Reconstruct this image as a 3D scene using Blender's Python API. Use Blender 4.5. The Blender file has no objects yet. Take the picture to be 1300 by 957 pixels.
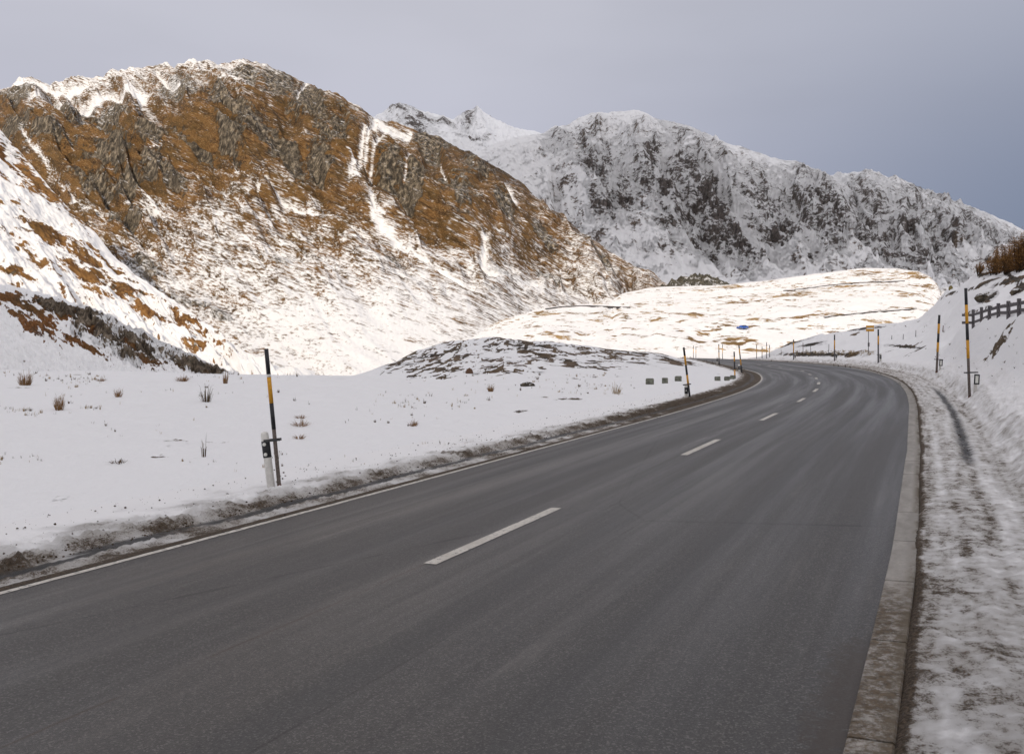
import bpy, math, random
import numpy as np
from mathutils import Vector, Matrix
random.seed(4); rng = np.random.default_rng(4)
R = math.radians
scene = bpy.context.scene
COL = scene.collection
F, HY, CXP, CAMZ = 1100.0, 440.0, 650.0, 2.4      # focal length in photo pixels, eye level row, centre column, eye height

# ------------------------------------------------------------------ camera
cam = bpy.data.cameras.new('camera'); cam_o = bpy.data.objects.new('camera', cam); COL.objects.link(cam_o)
cam.lens = 36.0 * F / 1300.0; cam.sensor_width = 36.0; cam.sensor_fit = 'HORIZONTAL'
cam_o.location = (0, 0, CAMZ); cam_o.rotation_euler = (R(90), 0, 0)
cam.shift_y = -(957 / 2 - HY) / 1300.0
cam.clip_start = 0.1; cam.clip_end = 20000
scene.camera = cam_o

# ------------------------------------------------------------------ light
SUN = Vector((-0.30, -0.78, 0.55)).normalized()     # direction towards the sun
SUN_EL = math.asin(SUN.z); SUN_AZ = math.atan2(SUN.x, SUN.y)
world = bpy.data.worlds.new('World'); scene.world = world; world.use_nodes = True
wt = world.node_tree; wt.nodes.clear()
def WN(t, **k):
    n = wt.nodes.new(t)
    for a, b in k.items(): setattr(n, a, b)
    return n
sky = WN('ShaderNodeTexSky', sky_type='NISHITA', sun_disc=False, sun_elevation=SUN_EL, sun_rotation=SUN_AZ, altitude=2000.0)
tc = WN('ShaderNodeTexCoord'); sep = WN('ShaderNodeSeparateXYZ'); wt.links.new(tc.outputs['Generated'], sep.inputs[0])
def wmap(src, a, b, c, d, smooth=True):
    m = WN('ShaderNodeMapRange'); m.interpolation_type = 'SMOOTHSTEP' if smooth else 'LINEAR'
    wt.links.new(src, m.inputs[0])
    for i, v in enumerate((a, b, c, d)): m.inputs[i + 1].default_value = v
    return m.outputs[0]
def wmath(op, a, b):
    m = WN('ShaderNodeMath', operation=op)
    for i, v in enumerate((a, b)):
        if isinstance(v, (int, float)): m.inputs[i].default_value = v
        else: wt.links.new(v, m.inputs[i])
    return m.outputs[0]
def wmix(f, a, b):
    m = WN('ShaderNodeMix', data_type='RGBA')
    for i, v in ((0, f), (6, a), (7, b)):
        if isinstance(v, (tuple, float, int)): m.inputs[i].default_value = (*v, 1) if isinstance(v, tuple) else v
        else: wt.links.new(v, m.inputs[i])
    return m.outputs[2]
right = wmap(sep.outputs['X'], -0.10, 0.60, 0.0, 1.0)
low = wmap(sep.outputs['Z'], 0.42, 0.10, 0.0, 1.0)
front = wmap(sep.outputs['Y'], 0.2, 0.7, 0.0, 1.0)
wn = WN('ShaderNodeTexNoise'); wn.inputs['Scale'].default_value = 1.6; wn.inputs['Detail'].default_value = 4
wm = WN('ShaderNodeMapping'); wm.inputs['Scale'].default_value = (1, 1, 3.2)
wt.links.new(tc.outputs['Generated'], wm.inputs[0]); wt.links.new(wm.outputs[0], wn.inputs['Vector'])
streak = wmap(wn.outputs['Fac'], 0.3, 0.7, 0.93, 1.05)
g0 = wmix(low, (0.545, 0.545, 0.605), (0.49, 0.49, 0.575))          # pale cloud deck
g1 = wmix(low, (0.40, 0.415, 0.485), (0.172, 0.198, 0.278))          # blue-grey front of the deck to the right
deck = wmix(wmap(sep.outputs['Z'], 0.40, 0.75, 0.0, 1.0), wmix(wmath('MULTIPLY', right, front), g0, g1), (0.585, 0.572, 0.59))
deck = wmix(wmap(sep.outputs['Y'], 0.15, -0.35, 0.0, 1.0), deck, (0.585, 0.572, 0.59))
zen = wmap(sep.outputs['Z'], 0.40, 0.85, 1.0, 1.95)
back = wmap(sep.outputs['Y'], 0.1, -0.6, 1.0, 1.10)
sc = WN('ShaderNodeVectorMath', operation='SCALE'); wt.links.new(deck, sc.inputs[0])
wt.links.new(wmath('MULTIPLY', wmath('MULTIPLY', wmath('MULTIPLY', zen, back), streak), 10.0), sc.inputs['Scale'])
fin = wmix(0.07, sc.outputs[0], sky.outputs[0])
bg = WN('ShaderNodeBackground'); bg.inputs['Strength'].default_value = 0.105
wt.links.new(fin, bg.inputs['Color'])
wo = WN('ShaderNodeOutputWorld'); wt.links.new(bg.outputs[0], wo.inputs[0])

sl = bpy.data.lights.new('sun', 'SUN'); sl.energy = 2.45; sl.angle = R(0.6); sl.color = (1.0, 0.87, 0.69)
so = bpy.data.objects.new('sun', sl); COL.objects.link(so)
so.rotation_euler = SUN.to_track_quat('Z', 'Y').to_euler(); so.location = (60, -60, 80)
vs = scene.view_settings; vs.view_transform = 'Standard'; vs.look = 'None'; vs.exposure = 0.0; vs.gamma = 1.0
vs.use_curve_mapping = False
scene.render.engine = 'CYCLES'

# ------------------------------------------------------------------ noise
def _h(ix, iy, seed):
    h = (ix.astype(np.int64) * 374761393 + iy.astype(np.int64) * 668265263 + seed * 2246822519) & 0xffffffff
    h = ((h ^ (h >> 13)) * 1274126177) & 0xffffffff
    return ((h ^ (h >> 16)) & 0xffff).astype(np.float32) * (2 * np.pi / 65536)
def perlin(x, y, seed=0):
    x = np.asarray(x, np.float32); y = np.asarray(y, np.float32)
    xi = np.floor(x); yi = np.floor(y); fx = x - xi; fy = y - yi
    ux = fx * fx * fx * (fx * (fx * 6 - 15) + 10); uy = fy * fy * fy * (fy * (fy * 6 - 15) + 10)
    def g(dx, dy):
        a = _h(xi + dx, yi + dy, seed); return np.cos(a) * (fx - dx) + np.sin(a) * (fy - dy)
    a = g(0, 0); b = g(1, 0); c = g(0, 1); d = g(1, 1)
    return (a + (b - a) * ux + ((c + (d - c) * ux) - (a + (b - a) * ux)) * uy) * 1.5
def fbm(x, y, o=4, seed=0, gain=0.5, lac=2.03):
    s = 0; a = 1; f = 1
    for i in range(o):
        s = s + a * perlin(x * f + i * 7.3, y * f - i * 3.1, seed + i); a *= gain; f *= lac
    return s
def ridged(x, y, o=4, seed=0, gain=0.5, lac=2.07):
    s = 0; a = 1; f = 1; t = 0
    for i in range(o):
        s = s + a * (1 - np.abs(perlin(x * f + i * 5.7, y * f + i * 2.9, seed + i)) * 1.6); t += a; a *= gain; f *= lac
    return s / t
def smooth(a, b, x):
    t = np.clip((x - a) / (b - a), 0, 1); return t * t * (3 - 2 * t)
def gaus(a, n, axis):
    k = np.exp(-0.5 * (np.arange(-3 * n, 3 * n + 1) / n) ** 2); k /= k.sum()
    pad = [(0, 0)] * a.ndim; pad[axis] = (3 * n, 3 * n)
    return np.apply_along_axis(lambda v: np.convolve(v, k, 'valid'), axis, np.pad(a, pad, mode='edge'))
def bilin(tab, gx, gy, x, y):
    """tab[len(gy), len(gx)], uniform or not grids"""
    ix = np.clip(np.searchsorted(gx, x) - 1, 0, len(gx) - 2); iy = np.clip(np.searchsorted(gy, y) - 1, 0, len(gy) - 2)
    fx = np.clip((x - gx[ix]) / (gx[ix + 1] - gx[ix]), 0, 1); fy = np.clip((y - gy[iy]) / (gy[iy + 1] - gy[iy]), 0, 1)
    return (tab[iy, ix] * (1 - fx) + tab[iy, ix + 1] * fx) * (1 - fy) + (tab[iy + 1, ix] * (1 - fx) + tab[iy + 1, ix + 1] * fx) * fy
def ip(x, pts):
    p = np.array(pts, float); return np.interp(x, p[:, 0], p[:, 1])
def ellm(u, v, lst):
    """soft union of rotated ellipses (u, v, ru, rv, degrees)"""
    m = np.zeros_like(u)
    for (cx, cy, rx, ry, an) in lst:
        c, s = math.cos(R(an)), math.sin(R(an)); du, dv = u - cx, v - cy
        q = ((du * c + dv * s) / rx) ** 2 + ((-du * s + dv * c) / ry) ** 2
        m = np.maximum(m, np.exp(-q * 0.9))
    return m
def linem(u, v, pts, w):
    m = np.zeros_like(u)
    for (x0, y0), (x1, y1) in zip(pts[:-1], pts[1:]):
        dx, dy = x1 - x0, y1 - y0; t = np.clip(((u - x0) * dx + (v - y0) * dy) / (dx * dx + dy * dy), 0, 1)
        d = np.hypot(u - x0 - t * dx, v - y0 - t * dy); m = np.maximum(m, np.exp(-(d / w) ** 2))
    return m

def rot(u, v, th, L1, L2):
    c, s = math.cos(R(th)), math.sin(R(th)); return (u * c + v * s) / L1, (-u * s + v * c) / L2

# ------------------------------------------------------------------ object helpers
def tag(o, label=None, cat=None, group=None, kind=None):
    if label: o['label'] = label
    if cat: o['category'] = cat
    if group: o['group'] = group
    if kind: o['kind'] = kind
    return o
def link(name, me, mat=None, parent=None, smooth_=True):
    o = bpy.data.objects.new(name, me); COL.objects.link(o)
    if mat: me.materials.append(mat)
    if parent: o.parent = parent
    if smooth_: me.polygons.foreach_set('use_smooth', np.ones(len(me.polygons), bool))
    return o
def grid_mesh(name, V, attrs=None, uv=None, closed=False):
    """V[rows, cols, 3] -> quads"""
    nr, nc = V.shape[:2]
    me = bpy.data.meshes.new(name)
    idx = np.arange(nr * nc).reshape(nr, nc)
    if closed:
        nx = np.roll(idx, -1, axis=1)
        q = np.stack([idx[:-1], nx[:-1], nx[1:], idx[1:]], -1).reshape(-1, 4)
    else:
        q = np.stack([idx[:-1, :-1], idx[:-1, 1:], idx[1:, 1:], idx[1:, :-1]], -1).reshape(-1, 4)
    me.vertices.add(nr * nc); me.vertices.foreach_set('co', V.astype(np.float32).ravel())
    me.loops.add(q.size); me.loops.foreach_set('vertex_index', q.astype(np.int32).ravel())
    me.polygons.add(len(q)); me.polygons.foreach_set('loop_start', (np.arange(len(q)) * 4).astype(np.int32))
    me.update(calc_edges=True)
    for k, a in (attrs or {}).items():
        at = me.attributes.new(k, 'FLOAT', 'POINT'); at.data.foreach_set('value', np.ascontiguousarray(a, np.float32).ravel())
    if uv is not None:
        at = me.attributes.new('path_uv', 'FLOAT_VECTOR', 'POINT')
        at.data.foreach_set('vector', np.concatenate([uv, np.zeros(uv.shape[:2] + (1,))], -1).astype(np.float32).ravel())
    return me
class MB:
    def __init__(s): s.v = []; s.f = []
    def box(s, c, d, M=None, bev=0.0):
        x, y, z = d[0] / 2, d[1] / 2, d[2] / 2
        pts = []
        b = bev
        if b:
            for sz in (-1, 1):
                for (ax, ay) in ((x - b, y), (x, y - b), (x, -y + b), (x - b, -y), (-x + b, -y), (-x, -y + b), (-x, y - b), (-x + b, y)):
                    pts.append((ax, ay, sz * (z - b)))
            for sz in (-1, 1):
                for (ax, ay) in ((x - b, y - b), (x - b, -y + b), (-x + b, -y + b), (-x + b, y - b)):
                    pts.append((ax, ay, sz * z))
            o = len(s.v)
            for i in range(8): s.f.append((o + i, o + (i + 1) % 8, o + 8 + (i + 1) % 8, o + 8 + i))
            for k, base, top in ((0, 0, 16), (1, 8, 20)):
                t = [o + top + j for j in range(4)]
                s.f.append(t if k else t[::-1])
                L = [o + base + j for j in range(8)]
                qs = [(L[0], L[1], t[0]), (L[1], L[2], t[1], t[0]), (L[2], L[3], t[1]), (L[3], L[4], t[2], t[1]), (L[4], L[5], t[2]), (L[5], L[6], t[3], t[2]), (L[6], L[7], t[3]), (L[7], L[0], t[0], t[3])]
                s.f += qs
        else:
            for sx in (-1, 1):
                for sy in (-1, 1):
                    for sz in (-1, 1): pts.append((sx * x, sy * y, sz * z))
            o = len(s.v)
            for q in ((0, 1, 3, 2), (4, 6, 7, 5), (0, 4, 5, 1), (2, 3, 7, 6), (0, 2, 6, 4), (1, 5, 7, 3)): s.f.append(tuple(o + i for i in q))
        for p in pts:
            p = Vector(p) + Vector(c)
            s.v.append(tuple(M @ p) if M else tuple(p))
        return s
    def tube(s, p0, p1, r0, r1=None, n=10, caps=True):
        r1 = r0 if r1 is None else r1
        p0, p1 = Vector(p0), Vector(p1); d = (p1 - p0).normalized()
        a = d.orthogonal().normalized(); b = d.cross(a); o = len(s.v)
        for p, r in ((p0, r0), (p1, r1)):
            for i in range(n):
                t = 2 * math.pi * i / n; s.v.append(tuple(p + (a * math.cos(t) + b * math.sin(t)) * r))
        for i in range(n): s.f.append((o + i, o + (i + 1) % n, o + n + (i + 1) % n, o + n + i))
        if caps: s.f.append(tuple(o + n - 1 - i for i in range(n))); s.f.append(tuple(o + n + i for i in range(n)))
        return s
    def lathe(s, prof, c=(0, 0, 0), n=16, sx=1, sy=1):
        o = len(s.v)
        for (r, z) in prof:
            for i in range(n):
                t = 2 * math.pi * i / n; s.v.append((c[0] + r * sx * math.cos(t), c[1] + r * sy * math.sin(t), c[2] + z))
        for k in range(len(prof) - 1):
            for i in range(n): s.f.append((o + k * n + i, o + k * n + (i + 1) % n, o + (k + 1) * n + (i + 1) % n, o + (k + 1) * n + i))
        s.f.append(tuple(o + n - 1 - i for i in range(n))); s.f.append(tuple(o + (len(prof) - 1) * n + i for i in range(n)))
        return s
    def poly(s, pts): o = len(s.v); s.v += [tuple(p) for p in pts]; s.f.append(tuple(range(o, o + len(pts)))); return s
    def build(s, name, mat, parent=None, smooth_=False):
        me = bpy.data.meshes.new(name); me.from_pydata(s.v, [], s.f); me.update()
        return link(name, me, mat, parent, smooth_)
def empty(name, loc, rot=(0, 0, 0)):
    o = bpy.data.objects.new(name, None); o.empty_display_size = 0.2; COL.objects.link(o); o.location = loc; o.rotation_euler = rot; return o
def copy_tree(o, parent=None):
    c = o.copy(); COL.objects.link(c); c.parent = parent
    for ch in [x for x in COL.objects if x.parent == o]: copy_tree(ch, c)
    return c

# ------------------------------------------------------------------ material helpers
class NT:
    def __init__(s, name, rough=0.8, spec=0.3):
        s.m = bpy.data.materials.new(name); s.m.use_nodes = True; s.t = s.m.node_tree; s.b = s.t.nodes['Principled BSDF']
        s.b.inputs['Roughness'].default_value = rough; s.b.inputs['Specular IOR Level'].default_value = spec
        s.geo = s.n('ShaderNodeNewGeometry'); s.pos = s.geo.outputs['Position']
    def n(s, t, **k):
        n = s.t.nodes.new(t)
        for a, b in k.items(): setattr(n, a, b)
        return n
    def put(s, sock, v):
        if isinstance(v, (int, float)): sock.default_value = v
        elif isinstance(v, (tuple, list)): sock.default_value = (*v, 1) if sock.type == 'RGBA' and len(v) == 3 else v
        else: s.t.links.new(v, sock)
    def attr(s, name, vec=False):
        a = s.n('ShaderNodeAttribute', attribute_name=name); return a.outputs['Vector' if vec else 'Fac']
    def map(s, vec, scale=(1, 1, 1), rot=(0, 0, 0)):
        m = s.n('ShaderNodeMapping'); s.put(m.inputs['Vector'], vec); m.inputs['Scale'].default_value = scale; m.inputs['Rotation'].default_value = rot; return m.outputs[0]
    def noise(s, vec, scale, detail=4, rough=0.55, dist=0.0):
        m = s.n('ShaderNodeTexNoise'); s.put(m.inputs['Vector'], vec); m.inputs['Scale'].default_value = scale; m.inputs['Detail'].default_value = detail
        m.inputs['Roughness'].default_value = rough; m.inputs['Distortion'].default_value = dist; return m.outputs['Fac']
    def vor(s, vec, scale, feat='F1', out='Distance'):
        m = s.n('ShaderNodeTexVoronoi', feature=feat); s.put(m.inputs['Vector'], vec); m.inputs['Scale'].default_value = scale; return m.outputs[out]
    def mr(s, x, a, b, c=0.0, d=1.0, smooth_=True):
        m = s.n('ShaderNodeMapRange'); m.interpolation_type = 'SMOOTHSTEP' if smooth_ else 'LINEAR'
        for i, v in enumerate((x, a, b, c, d)): s.put(m.inputs[i], v)
        return m.outputs[0]
    def ma(s, op, a, b=0.0):
        m = s.n('ShaderNodeMath', operation=op); s.put(m.inputs[0], a); s.put(m.inputs[1], b); return m.outputs[0]
    def mix(s, f, a, b):
        m = s.n('ShaderNodeMix', data_type='RGBA'); s.put(m.inputs[0], f); s.put(m.inputs[6], a); s.put(m.inputs[7], b); return m.outputs[2]
    def sep(s, v):
        m = s.n('ShaderNodeSeparateXYZ'); s.put(m.inputs[0], v); return m.outputs
    def bump(s, h, strength=0.5, dist=0.1):
        m = s.n('ShaderNodeBump'); s.put(m.inputs['Height'], h); m.inputs['Strength'].default_value = strength; m.inputs['Distance'].default_value = dist
        s.t.links.new(m.outputs[0], s.b.inputs['Normal'])
    def col(s, v): s.put(s.b.inputs['Base Color'], v)
    def rough(s, v): s.put(s.b.inputs['Roughness'], v)

SNOW = (0.82, 0.82, 0.83)
def terrain_mat(name, k=1.0, theta=38, stretch=5.0, grass=((.168, .088, .031), (.055, .030, .014), (.25, .15, .068)), rock=((.165, .135, .10), (.034, .029, .024), (.42, .35, .26)),
                lo=0.80, hi=0.20, soft=0.045, bump=1.0, snow=SNOW, fine=1.0, coarse=1.0, rs=1.0, crust=0.0):
    """k: pattern frequency in 1/m; snow lies by the attribute snow, rock by the attribute rock; theta: direction of the fall line"""
    n = NT(name, 0.9, 0.15)
    fall = n.map(n.map(n.pos, rot=(0, R(-theta), 0)), scale=(1.0 / stretch, 0.25, 1.0))
    # rotated in the X-Z plane so that the fall line runs along X
    a1 = n.noise(fall, 0.13 * k, 8, 0.66, 0.4)
    a2 = n.noise(n.pos, 0.035 * k, 10, 0.68, 0.3)
    a3 = n.noise(fall, 0.50 * k, 6, 0.65)
    def c0(x, w): return n.ma('MULTIPLY', n.ma('SUBTRACT', x, 0.5), w)
    comb = n.ma('ADD', n.ma('ADD', c0(a1, 1.0), c0(a2, 0.9 * coarse)), n.ma('ADD', c0(a3, 1.0 * fine), 0.5))
    nz = n.sep(n.geo.outputs['Normal'])[2]
    cov = n.ma('ADD', n.attr('snow'), n.ma('MULTIPLY', n.ma('SUBTRACT', nz, 0.84), 0.60))
    rk = n.attr('rock')
    thr = n.ma('ADD', n.ma('MULTIPLY', cov, hi - lo), lo)
    smask = n.mr(n.ma('SUBTRACT', comb, thr), -soft, soft)
    r0 = n.noise(n.pos, 0.045 * k * rs, 8, 0.7); r1 = n.noise(n.map(n.pos, scale=(1, .6, .7), rot=(0, R(30), 0)), 0.20 * k * rs, 8, 0.7)
    rmask = n.mr(n.ma('ADD', rk, n.ma('ADD', c0(r1, 1.9), c0(r0, 1.7))), 0.40, 0.62)
    g1 = n.noise(fall, 0.09 * k, 8, 0.65); g2 = n.noise(fall, 0.9 * k, 5, 0.6); g3 = n.noise(n.pos, .02 * k, 5, .6)
    gc = n.mix(n.mr(g1, 0.42, 0.56), grass[1], grass[0]); gc = n.mix(n.mr(g2, 0.50, 0.66, 0, .8), gc, grass[2]); gc = n.mix(n.mr(g2, 0.47, 0.34, 0, .7), gc, tuple(x * .5 for x in grass[1]))
    gc = n.mix(n.mr(g3, .42, .62, 0, .45), gc, (.10, .062, .022))
    crack = n.vor(n.map(n.pos, scale=(1, .5, .6), rot=(0, R(35), 0)), 0.22 * k * rs, 'DISTANCE_TO_EDGE')
    r2 = n.noise(n.map(n.pos, scale=(1.3, .6, .7), rot=(0, R(25), 0)), 0.30 * k * rs, 9, 0.68)
    rc = n.mix(n.mr(r2, 0.42, 0.52), rock[1], rock[0]); rc = n.mix(n.mr(r2, 0.52, 0.62), rc, rock[2])  # near-black and pale rock tones include painted-in shadow and highlight
    rc = n.mix(n.mr(r0, .35, .65, .0, .5), rc, tuple(x * .55 for x in rock[0]))
    rc = n.mix(n.mr(crack, 0.0, 0.07, 0.4, 0.0), rc, (.030, .027, .022))
    c = n.mix(rmask, gc, rc); c = n.mix(smask, c, snow)
    n.col(c)
    hh = n.ma('ADD', n.ma('MULTIPLY', r2, n.mr(rmask, 0, 1, 0.25, 2.4)), n.ma('ADD', n.ma('ADD', n.ma('MULTIPLY', a1, 0.9), n.ma('MULTIPLY', a3, .35)), n.ma('MULTIPLY', smask, 0.05)))
    if crust: hh = n.ma('ADD', hh, n.ma('MULTIPLY', n.noise(n.pos, 8.0, 6, .7), crust))
    n.bump(hh, 0.8, 2.4 / k * bump)
    return n.m

# ------------------------------------------------------------------ road centre line
cl = np.array([(-27.5, -45), (-15.6, -20), (-10.7, -10), (-5.75, 0), (-0.05, 11.6), (4.45, 21), (8.6, 29.3), (12.4, 37.4), (15.6, 44.6), (18.5, 52.1), (21.0, 59.5), (23.2, 67.2), (25.4, 76), (27.0, 84), (28.6, 93), (30.0, 102), (31.0, 112), (31.8, 124), (32.6, 138), (33.0, 152), (31.5, 170), (26, 186), (16, 198), (2, 204)])
def catmull(P, step=0.5):
    out = []
    P = np.vstack([2 * P[0] - P[1], P, 2 * P[-1] - P[-2]])
    for i in range(1, len(P) - 2):
        n_ = max(2, int(np.linalg.norm(P[i + 1] - P[i]) / step))
        for t in np.arange(n_) / n_:
            out.append(0.5 * (2 * P[i] + (P[i + 1] - P[i - 1]) * t + (2 * P[i - 1] - 5 * P[i] + 4 * P[i + 1] - P[i + 2]) * t * t + (3 * P[i] - P[i - 1] - 3 * P[i + 1] + P[i + 2]) * t ** 3))
    out.append(P[-2]); return np.array(out)
CLp = gaus(catmull(cl, 0.4), 8, 0)
seg = np.linalg.norm(np.diff(CLp, axis=0), axis=1); CS = np.concatenate([[0], np.cumsum(seg)])
s_uniform = np.arange(0, CS[-1], 0.4); CLp = np.c_[np.interp(s_uniform, CS, CLp[:, 0]), np.interp(s_uniform, CS, CLp[:, 1])]; CS = s_uniform
tan = np.gradient(CLp, axis=0); tan /= np.linalg.norm(tan, axis=1)[:, None]; NRM = np.c_[tan[:, 1], -tan[:, 0]]     # to the right
S0 = CS[np.argmin(np.abs(CLp[:, 1] - 0))]                                                                         # station beside the camera
def planeP(X, Y):
    return 0.02415 * X - 0.00639 * Y - 1.0545e-4 * Y * Y + 3.8208e-4 * X * Y
Yc = CLp[:, 1]
WL = np.interp(Yc, [0, 30, 60, 100, 140], [3.85, 3.75, 3.75, 3.8, 3.7]); WR = np.interp(Yc, [0, 12, 21, 29, 45, 60, 75, 90, 105, 130], [4.6, 4.7, 4.65, 4.4, 4.15, 4.2, 4.45, 4.5, 4.2, 3.9])
bl = smooth(78, 100, Yc); bk = smooth(5, -30, Yc)
PLx, PLy = CLp[:, 0] - NRM[:, 0] * WL, CLp[:, 1] - NRM[:, 1] * WL
PRx, PRy = CLp[:, 0] + NRM[:, 0] * WR, CLp[:, 1] + NRM[:, 1] * WR
ZL = gaus(planeP(PLx, np.maximum(PLy, -6)) * (1 - bl) + np.interp(Yc, [95, 110, 130, 165, 210], [-.02, .05, .40, .1, -.5]) * bl, 8, 0)
ZR = gaus(planeP(PRx, np.maximum(PRy, -6)) * (1 - bl) + np.interp(Yc, [95, 110, 130, 165, 210], [.45, .42, .36, .2, -.4]) * bl, 8, 0)
def road_coord(X, Y):
    """nearest station -> lateral (right positive), station index (float), valid"""
    X = np.asarray(X, float); Y = np.asarray(Y, float); sh = X.shape; X = X.ravel(); Y = Y.ravel()
    lat = np.full(X.size, 1e3); si = np.zeros(X.size)
    near = np.where((X > -60) & (X < 75) & (Y > -60) & (Y < 230))[0]
    for c in np.array_split(near, max(1, len(near) // 20000)):
        coarse = CLp[::5]
        d2 = (X[c, None] - coarse[None, :, 0]) ** 2 + (Y[c, None] - coarse[None, :, 1]) ** 2
        k = np.argmin(d2, 1) * 5
        best = np.full(len(c), 1e9); bi = k.copy()
        for dk in range(-3, 4):
            kk = np.clip(k + dk, 0, len(CLp) - 1); q = (X[c] - CLp[kk, 0]) ** 2 + (Y[c] - CLp[kk, 1]) ** 2
            m = q < best; best[m] = q[m]; bi[m] = kk[m]
        dx = X[c] - CLp[bi, 0]; dy = Y[c] - CLp[bi, 1]
        along = dx * tan[bi, 0] + dy * tan[bi, 1]
        lat[c] = dx * NRM[bi, 0] + dy * NRM[bi, 1]; si[c] = np.clip(bi + along / 0.4, 0, len(CLp) - 1)
        far = np.abs(along) > 3; lat[c[far]] = np.sign(lat[c[far]]) * np.sqrt(best[far])
    return lat.reshape(sh), si.reshape(sh)
idxs = np.arange(len(CLp))
def rv(a, si): return np.interp(si, idxs, a)
def road_z(lat, si):
    wl, wr, zl, zr = rv(WL, si), rv(WR, si), rv(ZL, si), rv(ZR, si)
    t = np.clip((lat + wl) / (wl + wr), -0.25, 1.1)
    return zl + (zr - zl) * t + 0.02 * (1 - (2 * np.clip(t, 0, 1) - 1) ** 2)

# ------------------------------------------------------------------ ground height (column profiles at photo columns: distance, height)
def zy(d, y): return (d, CAMZ + (HY - y) * d / F)
GC = {
    -420: [(3, -.3), (30, .3), (60, 1.0), (75, .8), (110, -3), (200, -6)],
    0: [(3, -.3), (12, -.15), (25, .28), zy(45, 481), zy(60, 470), (72, .3), (95, -3), (200, -6)],
    150: [(3, -.3), (13, -.15), (25, .2), zy(45, 483), zy(60, 471.5), (72, .2), (95, -3), (200, -6)],
    300: [(3, -.3), (15, -.15), (28, .1), zy(45, 487), zy(58, 475), (70, .1), (95, -3.5), (200, -6)],
    440: [(3, -.3), (18, -.1), (30, .02), zy(45, 490), zy(58, 477), (72, -.2), (95, -3.0), (200, -6)],
    462: [(3, -.3), (18, -.1), (31, 0), zy(46, 490), zy(60, 477), zy(70, 472), (80, -.8), (95, -3.0), (200, -6)],
    485: [(3, -.3), (18, -.1), (32, 0), zy(46, 490), zy(60, 476), zy(72, 459), (82, 0), (95, -3.0), (200, -6)],
    520: [(3, -.3), (20, -.1), (34, 0), zy(48, 490), zy(58, 480), zy(72, 458), zy(84, 442), (93, 1.2), (115, -3), (200, -6)],
    570: [(3, -.3), (22, -.1), (36, 0), zy(48, 491), zy(58, 480), zy(70, 457), zy(92, 428.5), (103, 2.2), (130, -2), (200, -6)],
    620: [(3, -.3), (25, -.05), (38, 0), zy(50, 491), zy(60, 473), zy(66, 461), zy(76, 452), zy(97, 424.5), (108, 3.0), (140, -2), (200, -6)],
    700: [(3, -.3), (28, -.05), (40, -.02), zy(52, 488), zy(62, 466), zy(75, 456), zy(85, 446), zy(102, 431), (112, 2.2), (150, -2), (200, -6)],
    760: [(3, -.3), (30, -.05), (42, -.03), zy(54, 489), zy(64, 470), zy(80, 461), zy(108, 438), (118, 1.8), (150, -1.5), (200, -6)],
    830: [(3, -.3), (33, -.05), (50, -.1), zy(66, 482), zy(85, 463), zy(100, 453), zy(118, 445), (128, 1.2), (150, -.8), (200, -5)],
    885: [(3, -.3), (40, -.05), (60, -.1), (75, -.05), zy(100, 461), zy(128, 456.5), (150, .3), (170, 0), (230, -4)],
    940: [(3, -.2), (45, 0), (70, 0), (100, 0), (130, .3), (165, .2), (200, -2), (260, -6)],
    968: [(3, -.1), (45, 0), (70, 0), (100, .2), (125, .5), zy(136, 449), (150, .4), (180, -1), (260, -6)],
    985: [(3, 0), (45, .05), (100, .3), (122, .6), zy(134, 436), (145, 1.0), (180, -2), (260, -6)],
    1000: [(3, 0), (45, .1), (100, .4), (120, .65), zy(126, 440), zy(133, 427), (142, 2.0), (180, -2), (260, -6)],
    1040: [(3, 0), (45, .2), (90, .5), (106, .75), zy(120, 437), zy(131, 416), (140, 4.2), (170, -2), (260, -6)],
    1120: [(3, 0), (25, .1), (60, .5), (76, .95), zy(95, 437), zy(112, 421), zy(127, 405.5), (136, 5.4), (160, -1), (260, -6)],
    1175: [(3, 0), (25, .15), (42, .5), (50, .95), zy(75, 438), zy(95, 419), zy(118, 401), (127, 6), (150, 1), (260, -6)],
    1200: [(3, 0), (20, .15), (33, .4), (40, .9), zy(64, 436), zy(85, 408), zy(104, 378), zy(112, 352), (122, 9), (160, 0), (260, -6)],
    1235: [(3, 0), (17, .15), (24, .4), (27, .85), zy(46, 411), zy(60, 397), zy(76, 372), zy(96, 344), (106, 9), (150, 0), (260, -6)],
    1300: [(3, 0), (12, .12), (15, .5), (18, .85), zy(33, 404), zy(45, 381), zy(60, 352), zy(78, 334), zy(92, 322), (104, 11), (160, 0), (260, -6)],
    1420: [(3, 0), (8, .2), (11, .7), (22, 2.6), (33, 5.2), (50, 8.5), (80, 14), (104, 17), (160, 8), (260, -6)],
    1900: [(3, 0.05), (5, .3), (8, .9), (22, 3.6), (33, 6.2), (50, 10.5), (80, 19), (104, 26), (160, 20), (260, 0)],
}
LD = np.linspace(math.log(1.5), math.log(400), 420); GXp = np.arange(-420, 1901, 4.0)
cks = sorted(GC); tabc = np.array([np.interp(np.exp(LD), [p[0] for p in GC[k]], [p[1] for p in GC[k]]) for k in cks])
tabc = gaus(tabc, 4, 1)
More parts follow.
